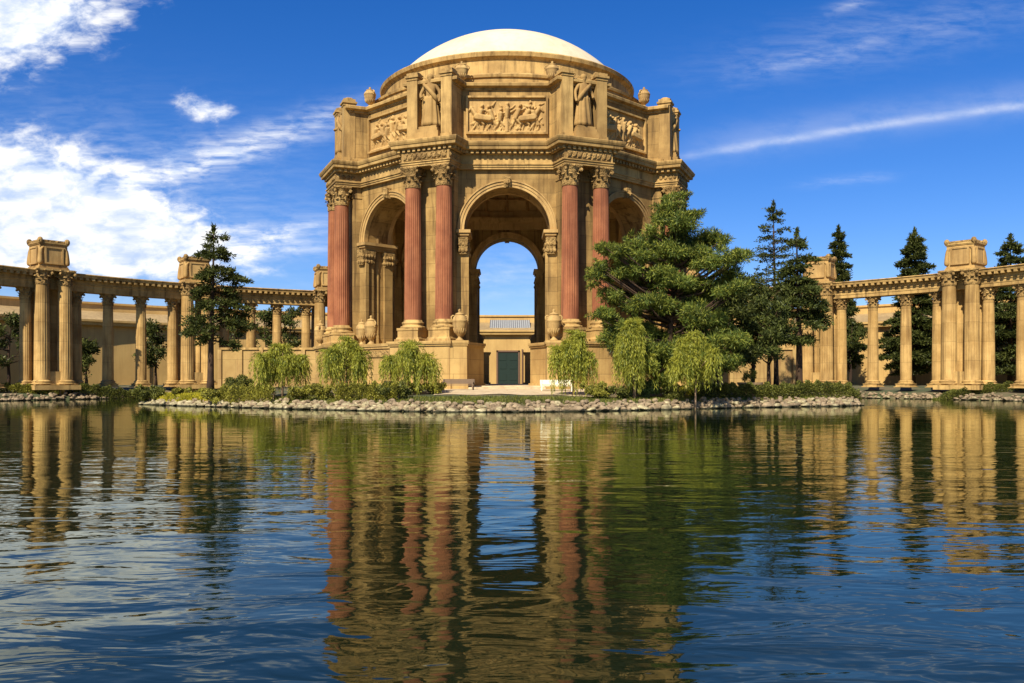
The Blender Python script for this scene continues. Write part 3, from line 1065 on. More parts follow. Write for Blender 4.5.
# ------------------------------------------------------------------ urns
urn_parts = []
mb = MB()
mb.lathe([(.34, 0), (.36, .08), (.26, .15), (.14, .26), (.13, .34), (.22, .42), (.40, .66), (.53, 1.02), (.60, 1.42), (.61, 1.62), (.635, 1.66), (.635, 1.74), (.60, 1.78), (.55, 1.98), (.42, 2.14), (.34, 2.2)], 32)
for i in range(16):
    a = 2 * PI * i / 16
    mb.tube([(.2 * math.cos(a), .2 * math.sin(a), .5), (.42 * math.cos(a), .42 * math.sin(a), .72), (.54 * math.cos(a), .54 * math.sin(a), 1.05)], [.03, .06, .03], 5)
urn_body = mb.mesh('urn_body', 'urn', True)
mb = MB()
mb.lathe([(.38, 2.19), (.42, 2.22), (.40, 2.28), (.26, 2.36), (.12, 2.42), (.08, 2.48), (.13, 2.56), (.11, 2.64), (.02, 2.72)], 24)
urn_lid = mb.mesh('urn_lid', 'urn', True)
uh = []
for s_ in (-1, 1):
    mb = MB()
    mb.tube([(s_ * .58, 0, 1.72), (s_ * .70, 0, 1.84), (s_ * .70, 0, 2.04), (s_ * .58, 0, 2.16), (s_ * .42, 0, 2.12)], [.06, .07, .07, .06, .05], 8)
    mb.ball((s_ * .58, 0, 1.66), .10, 8, 6)
    uh.append(mb.mesh('urn_handle', 'urn', True))
urn0 = None


def urn(loc, label, rz=0.0, scale=1.0, group='large urns on the rotunda podium'):
    global urn0
    if urn0 is None:
        urn0 = thing('urn', label, 'urn', loc, rz, group)
        link('body', urn_body, urn0, (0, 0, 0)); link('lid', urn_lid, urn0, (0, 0, 0))
        for h_ in uh: link('handle', h_, urn0, (0, 0, 0))
        urn0.scale = (scale,) * 3
        return urn0
    return dup(urn0, loc, rz, label, group, scale)


UZ = POD + .012
urn((-4.05, -18.6, UZ), 'large stone urn on the podium just left of the open front arch')
urn((4.0, -18.6, UZ), 'large stone urn on the podium just right of the open front arch')
urn((-4.1, -16.4, UZ), 'shaded urn behind the large urn at the left jamb of the front arch', 0.4)
urn((4.1, -16.4, UZ), 'shaded urn behind the large urn at the right jamb of the front arch', 0.4)
urn((-3.55, 17.6, UZ), 'dark urn in silhouette inside the passage, left of the green door')
urn((3.55, 17.6, UZ), 'dark urn in silhouette inside the passage, right of the green door')
urn((-12.7, -11.5, UZ - .04), 'pale urn on the low podium wall before the left arch, the nearer of two', R_(-45))
urn((-13.75, -10.3, UZ - .04), 'urn half hidden behind the pale urn before the left arch', R_(-45), .9)
urn((-19.0, -3.9, UZ), 'urn at the far left end of the rotunda podium', R_(-90))
for x, a, lb in ((-4.05, 0, 'small round urn on the attic cornice right of the left front statue'), (4.05, 0, 'small round urn on the attic cornice left of the right front statue'),
                 (-3.75, -45, 'small urn against the sky at the left shoulder of the dome'), (3.75, 45, 'small urn against the sky at the right shoulder of the dome')):
    q = face_xf(a) @ Vector((x, -15.1, 28.64))
    urn(tuple(q), lb, R_(a), .74, 'small urns on the attic cornice').scale = (.95, .95, .74)

# ------------------------------------------------------------------ colonnades
RC = 60.5


def theta_for(o_, R=RC):
    lo, hi = 0.0, 100.0
    for _ in range(50):
        m_ = (lo + hi) / 2
        v_ = F * R * math.sin(R_(m_)) - o_ * (CC.y - CAM_Y + R * math.cos(R_(m_)))
        if v_ < 0: lo = m_
        else: hi = m_
    return lo


SOF, ETOP = 12.2, 14.15
r1_ = 0.64
sing = (shaft_mesh('colonnade_shaft', r1_, r1_ * .86, 8.75, 20, .045, 'colstone'), G + .72,
        [('base', base_mesh('colonnade_base', r1_, .42, 'stone'), G + .30), ('plinth', plinth_mesh('colonnade_plinth', 1.65, .42, 'stone'), G - .11),
         ('capital', capital_mesh('colonnade_capital', r1_ * .86, 1.34, 'carved'), SOF - 1.34)])
r2_ = 0.80
big = (shaft_mesh('cluster_shaft', r2_, r2_ * .87, 10.4, 20, .04, 'colstone'), G + .75,
       [('base', base_mesh('cluster_base', r2_, .46, 'stone'), G + .30), ('plinth', plinth_mesh('cluster_plinth', 1.95, .45, 'stone'), G - .12),
        ('capital', capital_mesh('cluster_capital', r2_ * .87, 1.66, 'carved'), G + 11.14)])
wf_pts = [(0, 0, .95), (.0, -.06, 1.2), (.0, -.14, 1.42), (0, -.2, 1.52), (0, -.28, 1.60), (-.2, -.14, 1.40), (-.3, -.3, 1.36), (-.1, -.42, 1.46), (.2, -.14, 1.40), (.3, -.3, 1.36), (.1, -.42, 1.46), (0, 0.02, .5), (0, .04, .05)]
wf_e = [(0, 1), (1, 2), (2, 3), (3, 4), (2, 5), (5, 6), (6, 7), (2, 8), (8, 9), (9, 10), (0, 11), (11, 12)]
wf_r = [.19, .17, .19, .07, .12, .08, .06, .05, .08, .06, .05, .21, .25]
weep_me = skin_figure('weeping_figure', wf_pts, wf_e, wf_r, 'statue')


def box_meshes():
    body = MB()
    s_ = 3.15
    for (w, z0, z1) in ((s_ + .34, 0, .22), (s_ + .18, .22, .42), (s_, .42, 3.0), (s_ + .18, 3.0, 3.12), (s_ + .32, 3.12, 3.30), (s_ + .1, 3.30, 3.42)):
        body.box((0, 0, (z0 + z1) / 2), (w, w, z1 - z0))
    panels = []; crests = []
    for k in range(4):
        pb = MB()
        pb.box((0, -s_ / 2 - .05, 1.7), (1.75, .12, 1.7))
        for sx in (-1, 1):
            pb.box((sx * .98, -s_ / 2 - .09, 1.7), (.2, .22, 2.1))
        for zz in (.74, 2.66):
            pb.box((0, -s_ / 2 - .09, zz), (1.76, .22, .2))
        pb.xf(Matrix.Rotation(k * PI / 2, 4, 'Z'))
        panels.append(pb.mesh('panel', 'relief'))
    rr = random.Random(4)
    for k in range(4):
        crest = MB()
        a = PI / 4 + k * PI / 2
        crest.ball((2.2 * math.cos(a), 2.2 * math.sin(a), 3.46), .34, 8, 6, (1, 1, 1.2))
        for i in range(4):
            b_ = -1.15 + .77 * i
            q = Matrix.Rotation(k * PI / 2, 4, 'Z') @ Vector((b_, -1.5, 3.40))
            crest.ball(tuple(q), rr.uniform(.16, .26), 8, 5, (1.3, 1.3, .8))
        q = Matrix.Rotation(k * PI / 2, 4, 'Z') @ Vector((0, -1.5, 3.45)); crest.box(tuple(q), (3.3, .3, .22), k * PI / 2)
        crests.append(crest.mesh('crest', 'carved'))
    return body.mesh('planter_box', 'stone'), panels, crests


bx_me, pn_me, cr_me = box_meshes()


def arc_band(mb, prof, t0, t1, nseg, side):
    """sweep a (radius, z) cross-section along the colonnade's curve"""
    rings = []
    for i in range(nseg + 1):
        th = t0 + (t1 - t0) * i / nseg
        rings.append([(side * r * math.sin(R_(th)), CC.y + r * math.cos(R_(th)), z) for r, z in prof])
    mb.rings(rings, True, True)


for side, nm in ((-1, 'left'), (1, 'right')):
    base = (side * 45.0, 16.0, G)
    cl = thing('colonnade', 'curved ochre stone colonnade carrying square boxes, on the %s of the rotunda' % nm, 'colonnade', base)
    prof = [(59.65, SOF), (59.65, SOF + .38), (59.60, SOF + .38), (59.60, SOF + .72), (59.50, SOF + .76), (59.50, SOF + .84), (59.65, SOF + .86), (59.65, SOF + 1.25), (59.45, SOF + 1.28), (59.45, SOF + 1.5),
            (58.95, SOF + 1.54), (58.90, SOF + 1.78), (58.80, SOF + 1.86), (58.85, SOF + 1.95), (62.10, SOF + 1.95), (62.10, SOF + 1.5), (61.40, SOF + 1.4), (61.40, SOF)]
    mb = MB(); th_end = theta_for(523 if side < 0 else 560)
    arc_band(mb, prof, 21.5, th_end, 90, side)
    th = 21.8
    while th < th_end - .3:
        for rr_, dz in ((59.2, 1.39),):
            mb.box((side * rr_ * math.sin(R_(th)), CC.y + rr_ * math.cos(R_(th)), SOF + dz), (.34, .55, .26), -side * R_(th))
        th += .70
    mb.build('entablature', 'stone', cl)
    for o_ in (201, 230, 256, 283, 334.5, 366, 399, 431, 481.5, 516, 552):
        if side < 0 and o_ > 530: continue
        th = theta_for(o_)
        x, y = arc(RC, side * th)
        put_column(cl, base, (x, y), sing, R_(-side * th))
    for oc in (178.0, 309.5, 453.5):
        # cluster of four taller columns below a box; its front pair faces the lagoon
        Rf = 58.8
        th = theta_for(oc, Rf)
        x, y = arc(Rf, side * th)
        psi = side * R_(th * .85)
        nrm = Vector((-math.sin(psi), -math.cos(psi))); tan = Vector((math.cos(psi), -math.sin(psi)))
        ctr = Vector((x, y)) - nrm * 1.35
        for dn in (1.35, -1.5):
            for dt in (-1.22, 1.22):
                q = ctr + nrm * dn + tan * dt
                put_column(cl, base, (q.x, q.y), big, -psi)
        mb = MB()
        mb.box((0, 0, G - .05), (4.9, 5.2, .5)); mb.box((0, 0, G + .4), (2.2, 3.6, 2.6)) 
        link('cluster_base', mb.mesh('cluster_base', 'stone'), cl, (ctr.x - base[0], ctr.y - base[1], -G - .02), -psi)
        sl_ = MB(); sl_.box((0, 0, 14.16), (4.0, 4.4, .2))
        link('cluster_slab', sl_.mesh('cluster_slab', 'stone'), cl, (ctr.x - base[0], ctr.y - base[1], -G), -psi)
        bo = link('planter_box', bx_me, cl, (ctr.x - base[0], ctr.y - base[1], 14.26 - G), -psi)
        bo.scale = (.92, .92, .90)
        for me_ in pn_me: link('panel', me_, bo, (0, 0, 0))
        for me_ in cr_me: link('crest', me_, bo, (0, 0, 0))
        for k in range(4):
            a = PI / 4 + k * PI / 2
            f_ = link('weeping_figure', weep_me, bo, (2.15 * math.cos(a), 2.15 * math.sin(a), .40), a + PI / 2 + PI)
            f_.scale = (1.5, 1.5, 1.62)

# ------------------------------------------------------------------ hall behind
RH = 80.0
hall = thing('exhibition_hall', 'long low curved tan hall with a shallow roof behind the rotunda', 'building', (0, 65, G))


def hall_band(prof, t0=-82, t1=82, nseg=80):
    mb = MB()
    rings = []
    for i in range(nseg + 1):
        th = t0 + (t1 - t0) * i / nseg
        rings.append([(r * math.sin(R_(th)), HALL_Y + r * math.cos(R_(th)), z) for r, z in prof])
    mb.rings(rings, True, True)
    return mb


hall_band([(80, .8), (80, 10.2), (80.6, 10.2), (80.6, .8)]).build('wall', 'hall', hall)
hall_band([(79.2, 10.2), (79.1, 10.55), (78.9, 10.7), (78.9, 11.0), (80.9, 11.05), (80.9, 10.21)]).build('eave', 'hall', hall)
hall_band([(79.6, 11.04), (88, 12.9), (88, 12.6), (79.9, 10.9)]).build('roof', 'hallroof', hall)
hall_band([(88.05, 12.0), (88.05, 13.9), (87.8, 14.0), (87.8, 14.3), (96, 14.5), (96, 2)]).build('upper_wall', 'hall', hall)
mb = MB()
mb.add([(-3.1, 65.6 + 1.2, 11.55), (4.2, 65.6 + 1.2, 11.55), (4.2, 65.6 + 6.4, 13.3), (-3.1, 65.6 + 6.4, 13.3), (-3.1, 65.6 + 1.2, 11.2), (4.2, 65.6 + 1.2, 11.2), (4.2, 65.6 + 6.4, 12.4), (-3.1, 65.6 + 6.4, 12.4)],
       [(0, 1, 2, 3), (4, 5, 1, 0), (5, 6, 2, 1), (7, 4, 0, 3)])
sk_ = mb.build('skylight', 'skylight', hall)
mb = MB()
for i in range(20):
    x = -3.1 + 7.3 * i / 19
    mb.tube([(x, 66.8, 11.62), (x, 72.0, 13.36)], .06, 5)
mb.build('glazing_bars', 'skybar', sk_, loc=(0, 0, 0))
mb = MB(); mb.box((.2, 64.95, 4.25), (3.6, .12, 5.7))
for xx in (-.75, 1.15):
    for zz in (2.6, 4.7, 6.2):
        mb.box((xx, 64.87, zz), (1.3, .06, 1.2))
dr = mb.build('door', 'door', hall)
mb = MB()
for xx in (-1.75, 2.15): mb.box((xx, 64.9, 4.4), (.3, .3, 6.0))
mb.box((.2, 64.9, 7.25), (4.2, .3, .3))
mb.build('door_frame', 'doorframe', dr, loc=(0, 0, 0))
mb = MB(); mb.tube([(2.75, 64.8, 1.0), (2.75, 64.8, 7.6)], .14, 8)
mb.build('drain_pipe', 'doorframe', hall)
for th in range(-80, 81, 8):
    mb = MB()
    mb.box((79.85 * math.sin(R_(th + 4)), HALL_Y + 79.85 * math.cos(R_(th + 4)), 5.5), (.9, .35, 9.3), -R_(th + 4))
    mb.build('pilaster', 'hall', hall)

# ------------------------------------------------------------------ garden walls beside the rotunda
for side, nm in ((-1, 'left'), (1, 'right')):
    x0, x1, yw = side * 19.5, side * 34.6, 13.0
    gw = thing('garden_wall', 'tall tan panelled wall between the rotunda and the %s colonnade' % nm, 'wall', ((x0 + x1) / 2, yw, G))
    cx = (x0 + x1) / 2; L = abs(x1 - x0)
    mb = MB(); mb.box((cx, yw, G + 2.1), (L, .5, 4.6)); mb.build('panel', 'gardenwall', gw)
    mb = MB(); mb.box((cx, yw, G + 4.52), (L + .3, .85, .26)); mb.build('coping', 'stone', gw)
    k_ = 7
    for i in range(k_):
        x = x0 + (x1 - x0) * i / (k_ - 1)
        mb = MB(); mb.box((x, yw - .3, G + 2.1), (.45, .3, 4.58)); mb.build('pilaster', 'gardenwall', gw)

# ------------------------------------------------------------------ benches and planters
def bench(loc, rz, label, mat):
    t_ = thing('bench', label, 'bench', loc, rz, 'benches before the open arch')
    mb = MB()
    for i in range(3): mb.box((0, -.2 + .17 * i, .45), (2.6, .14, .06))
    mb.build('seat', mat, t_, loc=(0, 0, 0))
    mb = MB()
    for i in range(3): mb.box((0, .32 + .02 * i, .60 + .13 * i), (2.6, .05, .125))
    mb.build('backrest', mat, t_, loc=(0, 0, 0))
    for x in (-1.2, 1.2):
        mb = MB(); mb.box((x, -.22, .22), (.09, .09, .44)); mb.box((x, .3, .46), (.09, .09, .92)); mb.build('leg', mat, t_, loc=(0, 0, 0))
        mb = MB(); mb.box((x, .03, .66), (.1, .6, .06)); mb.box((x, -.24, .55), (.08, .08, .2)); mb.build('armrest', mat, t_, loc=(0, 0, 0))
    return t_


bx_, by_ = gx(556.5, 71.5)
bench((bx_, by_, gz(bx_, by_)), 0.02, 'cream painted bench on the path right of the open arch', 'bench')
bx_, by_ = gx(458, 71.5)
bench((bx_, by_, gz(bx_, by_)), -0.1, 'dark bench, tree shade put into its colour, on the path left of the open arch', 'benchdark')


def planter(pxx, d, w, h, label, mat, rnd=True):
    x, y = gx(pxx, d); z = gz(x, y)
    t_ = thing('stone_planter', label, 'planter', (x, y, z))
    mb = MB()
    if rnd:
        mb.lathe([(w * .42, 0), (w * .44, h * .1), (w * .44, h * .7), (w * .5, h * .78), (w * .52, h), (w * .44, h), (w * .43, h * .85)], 28)
    else:
        mb.box((0, 0, h * .5), (w, w * .7, h)); mb.box((0, 0, h * .93), (w * 1.08, w * .78, h * .13))
    mb.build('bowl', mat, t_, loc=(0, 0, 0))
    mb = MB()
    mb.lathe([(w * .42, h * .86), (w * .2, h * .9), (.02, h * .92)], 20)
    mb.build('soil', 'ground', t_, loc=(0, 0, 0))
    return (x, y, z + h)


PL1 = planter(750, 77, 2.1, .95, 'round tan planter before the panelled wall right of the rotunda', 'planter')
PL2 = planter(708, 76, 1.6, .85, 'dark square planter between the weeping tree and round planter', 'benchdark', False)

# ------------------------------------------------------------------ plants
def leaf_mesh(name, P, D, L, Wd, rng, mat, Nh=None):
    N = len(P)
    D = D / (np.linalg.norm(D, axis=1, keepdims=True) + 1e-9)
    rv = rng.normal(size=(N, 3))
    if Nh is not None:
        rv = Nh / (np.linalg.norm(Nh, axis=1, keepdims=True) + 1e-9) + rv * .38
    sdv = np.cross(D, rv); sdv /= (np.linalg.norm(sdv, axis=1, keepdims=True) + 1e-9)
    L = np.asarray(L).reshape(-1, 1) * np.ones((N, 1)); Wd = np.asarray(Wd).reshape(-1, 1) * np.ones((N, 1))
    v = np.empty((N, 4, 3))
    v[:, 0] = P; v[:, 1] = P + D * L * .45 + sdv * Wd * .5; v[:, 2] = P + D * L; v[:, 3] = P + D * L * .45 - sdv * Wd * .5
    me = bpy.data.meshes.new(name)
    me.vertices.add(N * 4); me.vertices.foreach_set('co', v.reshape(-1).astype(np.float32))
    me.loops.add(N * 4); me.loops.foreach_set('vertex_index', np.arange(N * 4, dtype=np.int32))
    me.polygons.add(N); me.polygons.foreach_set('loop_start', np.arange(0, N * 4, 4, dtype=np.int32))
    me.polygons.foreach_set('loop_total', np.full(N, 4, dtype=np.int32))
    me.materials.append(M[mat])
    me.update(calc_edges=True)
    return me


def unit(rng, N):
    v = rng.normal(size=(N, 3))
    return v / np.linalg.norm(v, axis=1, keepdims=True)


def conifer(name, loc, H, rad, label, mat, seed, bare=0.25, whorls=16, per=6, droop=-.12, dens=1.0, shape=1.0, group=None, leafL=.42, leafW=.12, trunk_r=None, lean=0.0, gap=0.0, skew=0.0):
    """trunk, limbs in whorls, and needle sprays carried along the limbs"""
    rng = np.random.RandomState(seed)
    t_ = thing(name, label, 'tree', loc, 0, group)
    tr = MB()
    r0 = trunk_r or H * .016
    def axis(z):
        u_ = z / H
        return np.array([lean * u_ * u_ + .12 * math.sin(3 * u_ + seed), .1 * math.sin(4 * u_ + seed * 2), z])
    tr.tube([axis(H * i / 12) - (np.array([0, 0, .3]) if i == 0 else 0) for i in range(13)], [r0 * (1.25 if i == 0 else 1) * (1 - .93 * i / 12) + .015 for i in range(13)], 9)
    P = []; D = []
    for w in range(whorls):
        u_ = bare + (1 - bare) * ((w + rng.uniform(-.3, .3)) / whorls)
        u_ = min(max(u_, bare), .985)
        z = H * u_
        up = (u_ - bare) / (1 - bare)
        prof = (min(1, up * 6 + .45)) * (1 - up) ** (.75 * shape) + .05
        a0 = rng.uniform(0, 2 * PI)
        for k in range(per):
            if rng.uniform() < gap: continue
            a = a0 + 2 * PI * k / per + rng.uniform(-.35, .35)
            L = rad * prof * rng.uniform(.6, 1.12) * (1 + skew * math.cos(a))
            if L < .25: L = .25
            z = H * min(.985, max(bare, u_ + rng.normal() * .35 / whorls))
            out = np.array([math.cos(a), math.sin(a), 0])
            rise = rng.uniform(-.1, .22) + .35 * up ** 3
            pts = []
            for i in range(6):
                s_ = i / 5
                pts.append(axis(z) + out * L * s_ + np.array([0, 0, L * (rise * s_ + droop * s_ * s_ * 2)]))
            tr.tube(pts, [max(.015, r0 * .30 * (1 - up * .6) * (1 - .85 * i / 5)) for i in range(6)], 5)
            pts = np.array(pts)
            side = np.array([-math.sin(a), math.cos(a), 0])
            nt = max(5, int(L * 9 * dens))
            for q in range(nt):
                s_ = rng.uniform(.18, 1.0) ** .8
                b0 = pts[min(4, int(s_ * 5))]; b1 = pts[min(5, int(s_ * 5) + 1)]
                c_ = b0 + (b1 - b0) * (s_ * 5 - int(s_ * 5) if s_ < 1 else 1)
                lat = rng.normal() * .30 * L * (1.05 - s_ * .65)
                c_ = c_ + side * lat + np.array([0, 0, rng.normal() * .07 - abs(lat) * .12])
                m_ = 13
                P.append(c_ + rng.normal(size=(m_, 3)) * np.array([.17, .17, .085]))
                dd = out * .6 + side * np.sign(lat) * .5 + np.array([0, 0, .1])
                D.append(dd + rng.normal(size=(m_, 3)) * .55)
    for q in range(int(26)):                        # leader shoot
        z = H * (1.02 - .09 * rng.uniform() ** 1.5)
        w_ = (1.03 - z / H) * rad * .9
        P.append(axis(min(z, H)) + np.array([0, 0, max(0, z - H)]) + rng.normal(size=(8, 3)) * np.array([w_, w_, .15])); D.append(rng.normal(size=(8, 3)) * .4 + np.array([0, 0, .8]))
    tr.build('trunk', 'bark', t_, loc=(0, 0, 0), smooth=True)
    P = np.concatenate(P); D = np.concatenate(D)
    me = leaf_mesh('crown', P, D, rng.uniform(.6, 1.2, len(P)) * leafL, rng.uniform(.7, 1.2, len(P)) * leafW, rng, mat)
    link('crown', me, t_, (0, 0, 0))
    return t_


def clumpy_tree(name, loc, H, label, mat, seed, clumps, leafs=260, leafL=.34, leafW=.16, trunk_r=.22, group=None, cat='tree', up=.5, stems=1, trunk=True, bark='bark'):
    """trunk with limbs reaching into separate clumps of foliage; clumps = list of (x, y, z, radius, flat)"""
    rng = np.random.RandomState(seed)
    t_ = thing(name, label, cat, loc, 0, group)
    if trunk:
        tr = MB()
        if stems:
            top = np.array([0.05 * H * math.sin(seed), 0, H * .92])
            tr.tube([np.array([0, 0, -.3]) if i == 0 else top * (i / 8) + np.array([.08 * math.sin(i + seed), .08 * math.cos(i * 1.3), 0]) for i in range(9)], [trunk_r * (1.2 if i == 0 else 1) * (1 - .88 * i / 8) for i in range(9)], 9)
        for (x, y, z, r, fl) in clumps:
            zz = max(.15 * H, z - .35 * math.hypot(x, y) - .4)
            st = np.array([0.05 * H * math.sin(seed), 0, H * .92]) * min(1, zz / (H * .92))
            c_ = np.array([x, y, z])
            mid = (st + c_) / 2 + np.array([0, 0, -.12 * math.hypot(x, y)])
            tr.tube([st, mid, c_], [trunk_r * .4, trunk_r * .26, trunk_r * .08], 5)
        tr.build('trunk', bark, t_, loc=(0, 0, 0), smooth=True)
    P = []; D = []; NN = []
    for (x, y, z, r, fl) in clumps:
        nn = int(leafs * r * r)
        nsub = max(3, int(7 * r))
        for q in range(nsub):                       # smaller puffs within the clump
            sc_ = unit(rng, 1)[0] * r * rng.uniform(.25, .85) * np.array([1, 1, fl])
            sr = r * rng.uniform(.35, .55)
            m_ = max(8, nn // nsub)
            d_ = unit(rng, m_)
            rad_ = sr * rng.uniform(.35, 1.0, (m_, 1)) ** .5
            p_ = np.array([x, y, z]) + sc_ + d_ * rad_ * np.array([1, 1, .75])
            P.append(p_); NN.append(d_ + .35 * sc_ / r + np.array([0, 0, .15])); D.append(d_ * .35 + np.array([0, 0, up * .6]) + rng.normal(size=(m_, 3)) * .75)
    P = np.concatenate(P); D = np.concatenate(D); NN = np.concatenate(NN)
    me = leaf_mesh('crown' if cat == 'tree' else 'foliage', P, D, rng.uniform(.6, 1.25, len(P)) * leafL, rng.uniform(.7, 1.2, len(P)) * leafW, rng, mat, NN)
    link('crown' if cat == 'tree' else 'foliage', me, t_, (0, 0, 0))
    return t_


def at(pxx, d):
    x, y = gx(pxx, d)
    return (x, y, gz(x, y))


# big bright pine right of the rotunda
d0 = 69.5
rng = np.random.RandomState(11)
bx0, by0, bz0 = at(668, d0)
k_ = d0 / F
cl_ = []
for (cx, cy, r) in ((674, 196, 8), (671, 206, 12), (661, 217, 12), (688, 216, 12), (676, 226, 22), (706, 236, 18), (655, 236, 17), (716, 240, 13), (640, 246, 18), (664, 250, 22), (690, 254, 22), (718, 262, 20), (738, 262, 12), (607, 250, 12), (622, 251, 15), (601, 274, 10), (618, 276, 15), (636, 270, 20), (656, 280, 22), (684, 284, 22), (706, 288, 22), (724, 292, 18),
                    (614, 296, 18), (634, 302, 22), (660, 308, 24), (690, 314, 24), (716, 318, 20), (604, 318, 12), (620, 322, 16), (644, 332, 22), (676, 340, 24), (706, 346, 22), (664, 364, 22), (692, 368, 20), (638, 352, 16), (600, 316, 10), (724, 342, 16), (597, 251, 8), (595, 275, 8), (610, 262, 9), (740, 248, 9), (728, 276, 14)):
    r_ = r * k_
    for q in range(3):
        cl_.append(((cx - 668) * k_ + rng.normal() * .35, rng.uniform(-2.6, 2.6) * (1 - .5 * (cy < 230)), (CAM_Z - (cy - HOR) * k_) - bz0 + rng.normal() * .22, r_ * rng.uniform(.6, 1.0), .42))
for q in range(34):                                 # inner foliage filling the crown
    zz = rng.uniform(1.6, 12.5)
    ww = (5.2 if zz < 8 else 5.2 * (13.8 - zz) / 5.8)
    cl_.append((rng.uniform(-ww, ww) * .85, rng.uniform(-1.6, 2.2), zz, rng.uniform(.8, 1.3), .45))
for cx, cy, r in ((612, 340, 15), (628, 352, 16), (648, 350, 18), (668, 356, 18), (690, 358, 18), (710, 352, 18), (728, 344, 15), (655, 372, 14), (676, 374, 15), (700, 370, 16), (722, 364, 14), (640, 366, 13)):
    for q in range(3):
        cl_.append(((cx - 668) * k_ + rng.normal() * .4, rng.uniform(-2.6, 1.2), (CAM_Z - (cy - HOR) * k_) - bz0 + rng.normal() * .25, r * k_ * rng.uniform(.7, 1.0), .5))
for q in range(70):                                 # upturned sprays at the ends of the boughs
    x_, y_, z_, r0_, f0_ = cl_[rng.randint(0, 120)]
    cl_.append((x_ + math.copysign(r0_ * .9, x_), y_, z_ + r0_ * .3, .32, .8))
clumpy_tree('pine_tree', (bx0, by0, bz0), 15.6, 'big bushy green pine with layered branches before the right side of the rotunda', 'pine', 21, cl_, leafs=780, leafL=.36, leafW=.065, trunk_r=.34, up=.55)

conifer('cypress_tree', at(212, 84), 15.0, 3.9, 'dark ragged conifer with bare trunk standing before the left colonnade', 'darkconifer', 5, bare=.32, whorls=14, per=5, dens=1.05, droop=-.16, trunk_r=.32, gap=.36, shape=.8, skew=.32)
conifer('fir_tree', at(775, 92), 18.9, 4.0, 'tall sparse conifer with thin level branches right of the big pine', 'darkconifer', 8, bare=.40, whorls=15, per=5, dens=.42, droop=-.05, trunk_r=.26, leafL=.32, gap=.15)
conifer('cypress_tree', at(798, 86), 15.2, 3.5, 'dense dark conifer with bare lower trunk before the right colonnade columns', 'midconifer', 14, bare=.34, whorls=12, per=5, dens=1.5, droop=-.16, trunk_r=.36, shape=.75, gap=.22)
# dark bushy trees in the shade behind the pine
def bush_clumps(seed, w, z0, z1, n_, r0, r1, dp=2.2):
    rr = np.random.RandomState(seed)
    out = []
    for i in range(n_):
        u_ = rr.uniform()
        z = z0 + (z1 - z0) * u_
        ww = w * (1 - .5 * max(0, u_ - .4) / .6)
        out.append((rr.uniform(-ww, ww), rr.uniform(-dp, dp), z, rr.uniform(r0, r1), .7))
    return out


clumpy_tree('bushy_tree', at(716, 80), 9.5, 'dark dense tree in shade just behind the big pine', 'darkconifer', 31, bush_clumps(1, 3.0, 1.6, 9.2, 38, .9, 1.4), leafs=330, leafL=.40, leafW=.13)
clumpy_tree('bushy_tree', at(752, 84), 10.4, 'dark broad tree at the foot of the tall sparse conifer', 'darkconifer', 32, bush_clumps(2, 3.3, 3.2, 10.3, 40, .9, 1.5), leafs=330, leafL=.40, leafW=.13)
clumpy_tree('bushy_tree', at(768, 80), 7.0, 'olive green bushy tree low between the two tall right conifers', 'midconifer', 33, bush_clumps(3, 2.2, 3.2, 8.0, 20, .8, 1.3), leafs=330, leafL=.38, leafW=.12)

# trees behind the colonnades
BT = 'trees behind the colonnades'
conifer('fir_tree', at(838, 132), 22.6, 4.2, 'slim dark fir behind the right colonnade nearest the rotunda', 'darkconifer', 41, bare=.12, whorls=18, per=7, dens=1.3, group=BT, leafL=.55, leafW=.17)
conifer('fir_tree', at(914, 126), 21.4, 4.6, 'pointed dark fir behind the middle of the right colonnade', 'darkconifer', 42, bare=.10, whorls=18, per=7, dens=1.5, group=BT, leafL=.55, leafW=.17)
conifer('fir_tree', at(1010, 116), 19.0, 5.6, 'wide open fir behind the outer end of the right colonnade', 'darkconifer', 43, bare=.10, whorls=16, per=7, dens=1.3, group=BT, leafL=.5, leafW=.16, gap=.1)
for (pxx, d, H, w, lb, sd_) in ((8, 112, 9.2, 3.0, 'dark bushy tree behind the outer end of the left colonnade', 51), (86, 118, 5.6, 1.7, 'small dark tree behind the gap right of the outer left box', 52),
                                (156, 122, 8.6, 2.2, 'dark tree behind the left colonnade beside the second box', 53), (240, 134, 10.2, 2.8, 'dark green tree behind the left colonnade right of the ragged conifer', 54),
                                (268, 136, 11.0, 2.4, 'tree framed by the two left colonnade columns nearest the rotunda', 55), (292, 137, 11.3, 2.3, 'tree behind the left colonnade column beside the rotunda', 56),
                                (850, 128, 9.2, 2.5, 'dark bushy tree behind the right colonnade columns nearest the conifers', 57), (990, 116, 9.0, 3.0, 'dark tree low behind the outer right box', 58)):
    clumpy_tree('bushy_tree', at(pxx, d), H, lb, 'darkconifer' if sd_ not in (54, 55) else 'midconifer', sd_, bush_clumps(sd_, w, H * .35, H * 1.0, 13, .9, 1.5), leafs=130, leafL=.5, leafW=.2, group=BT)


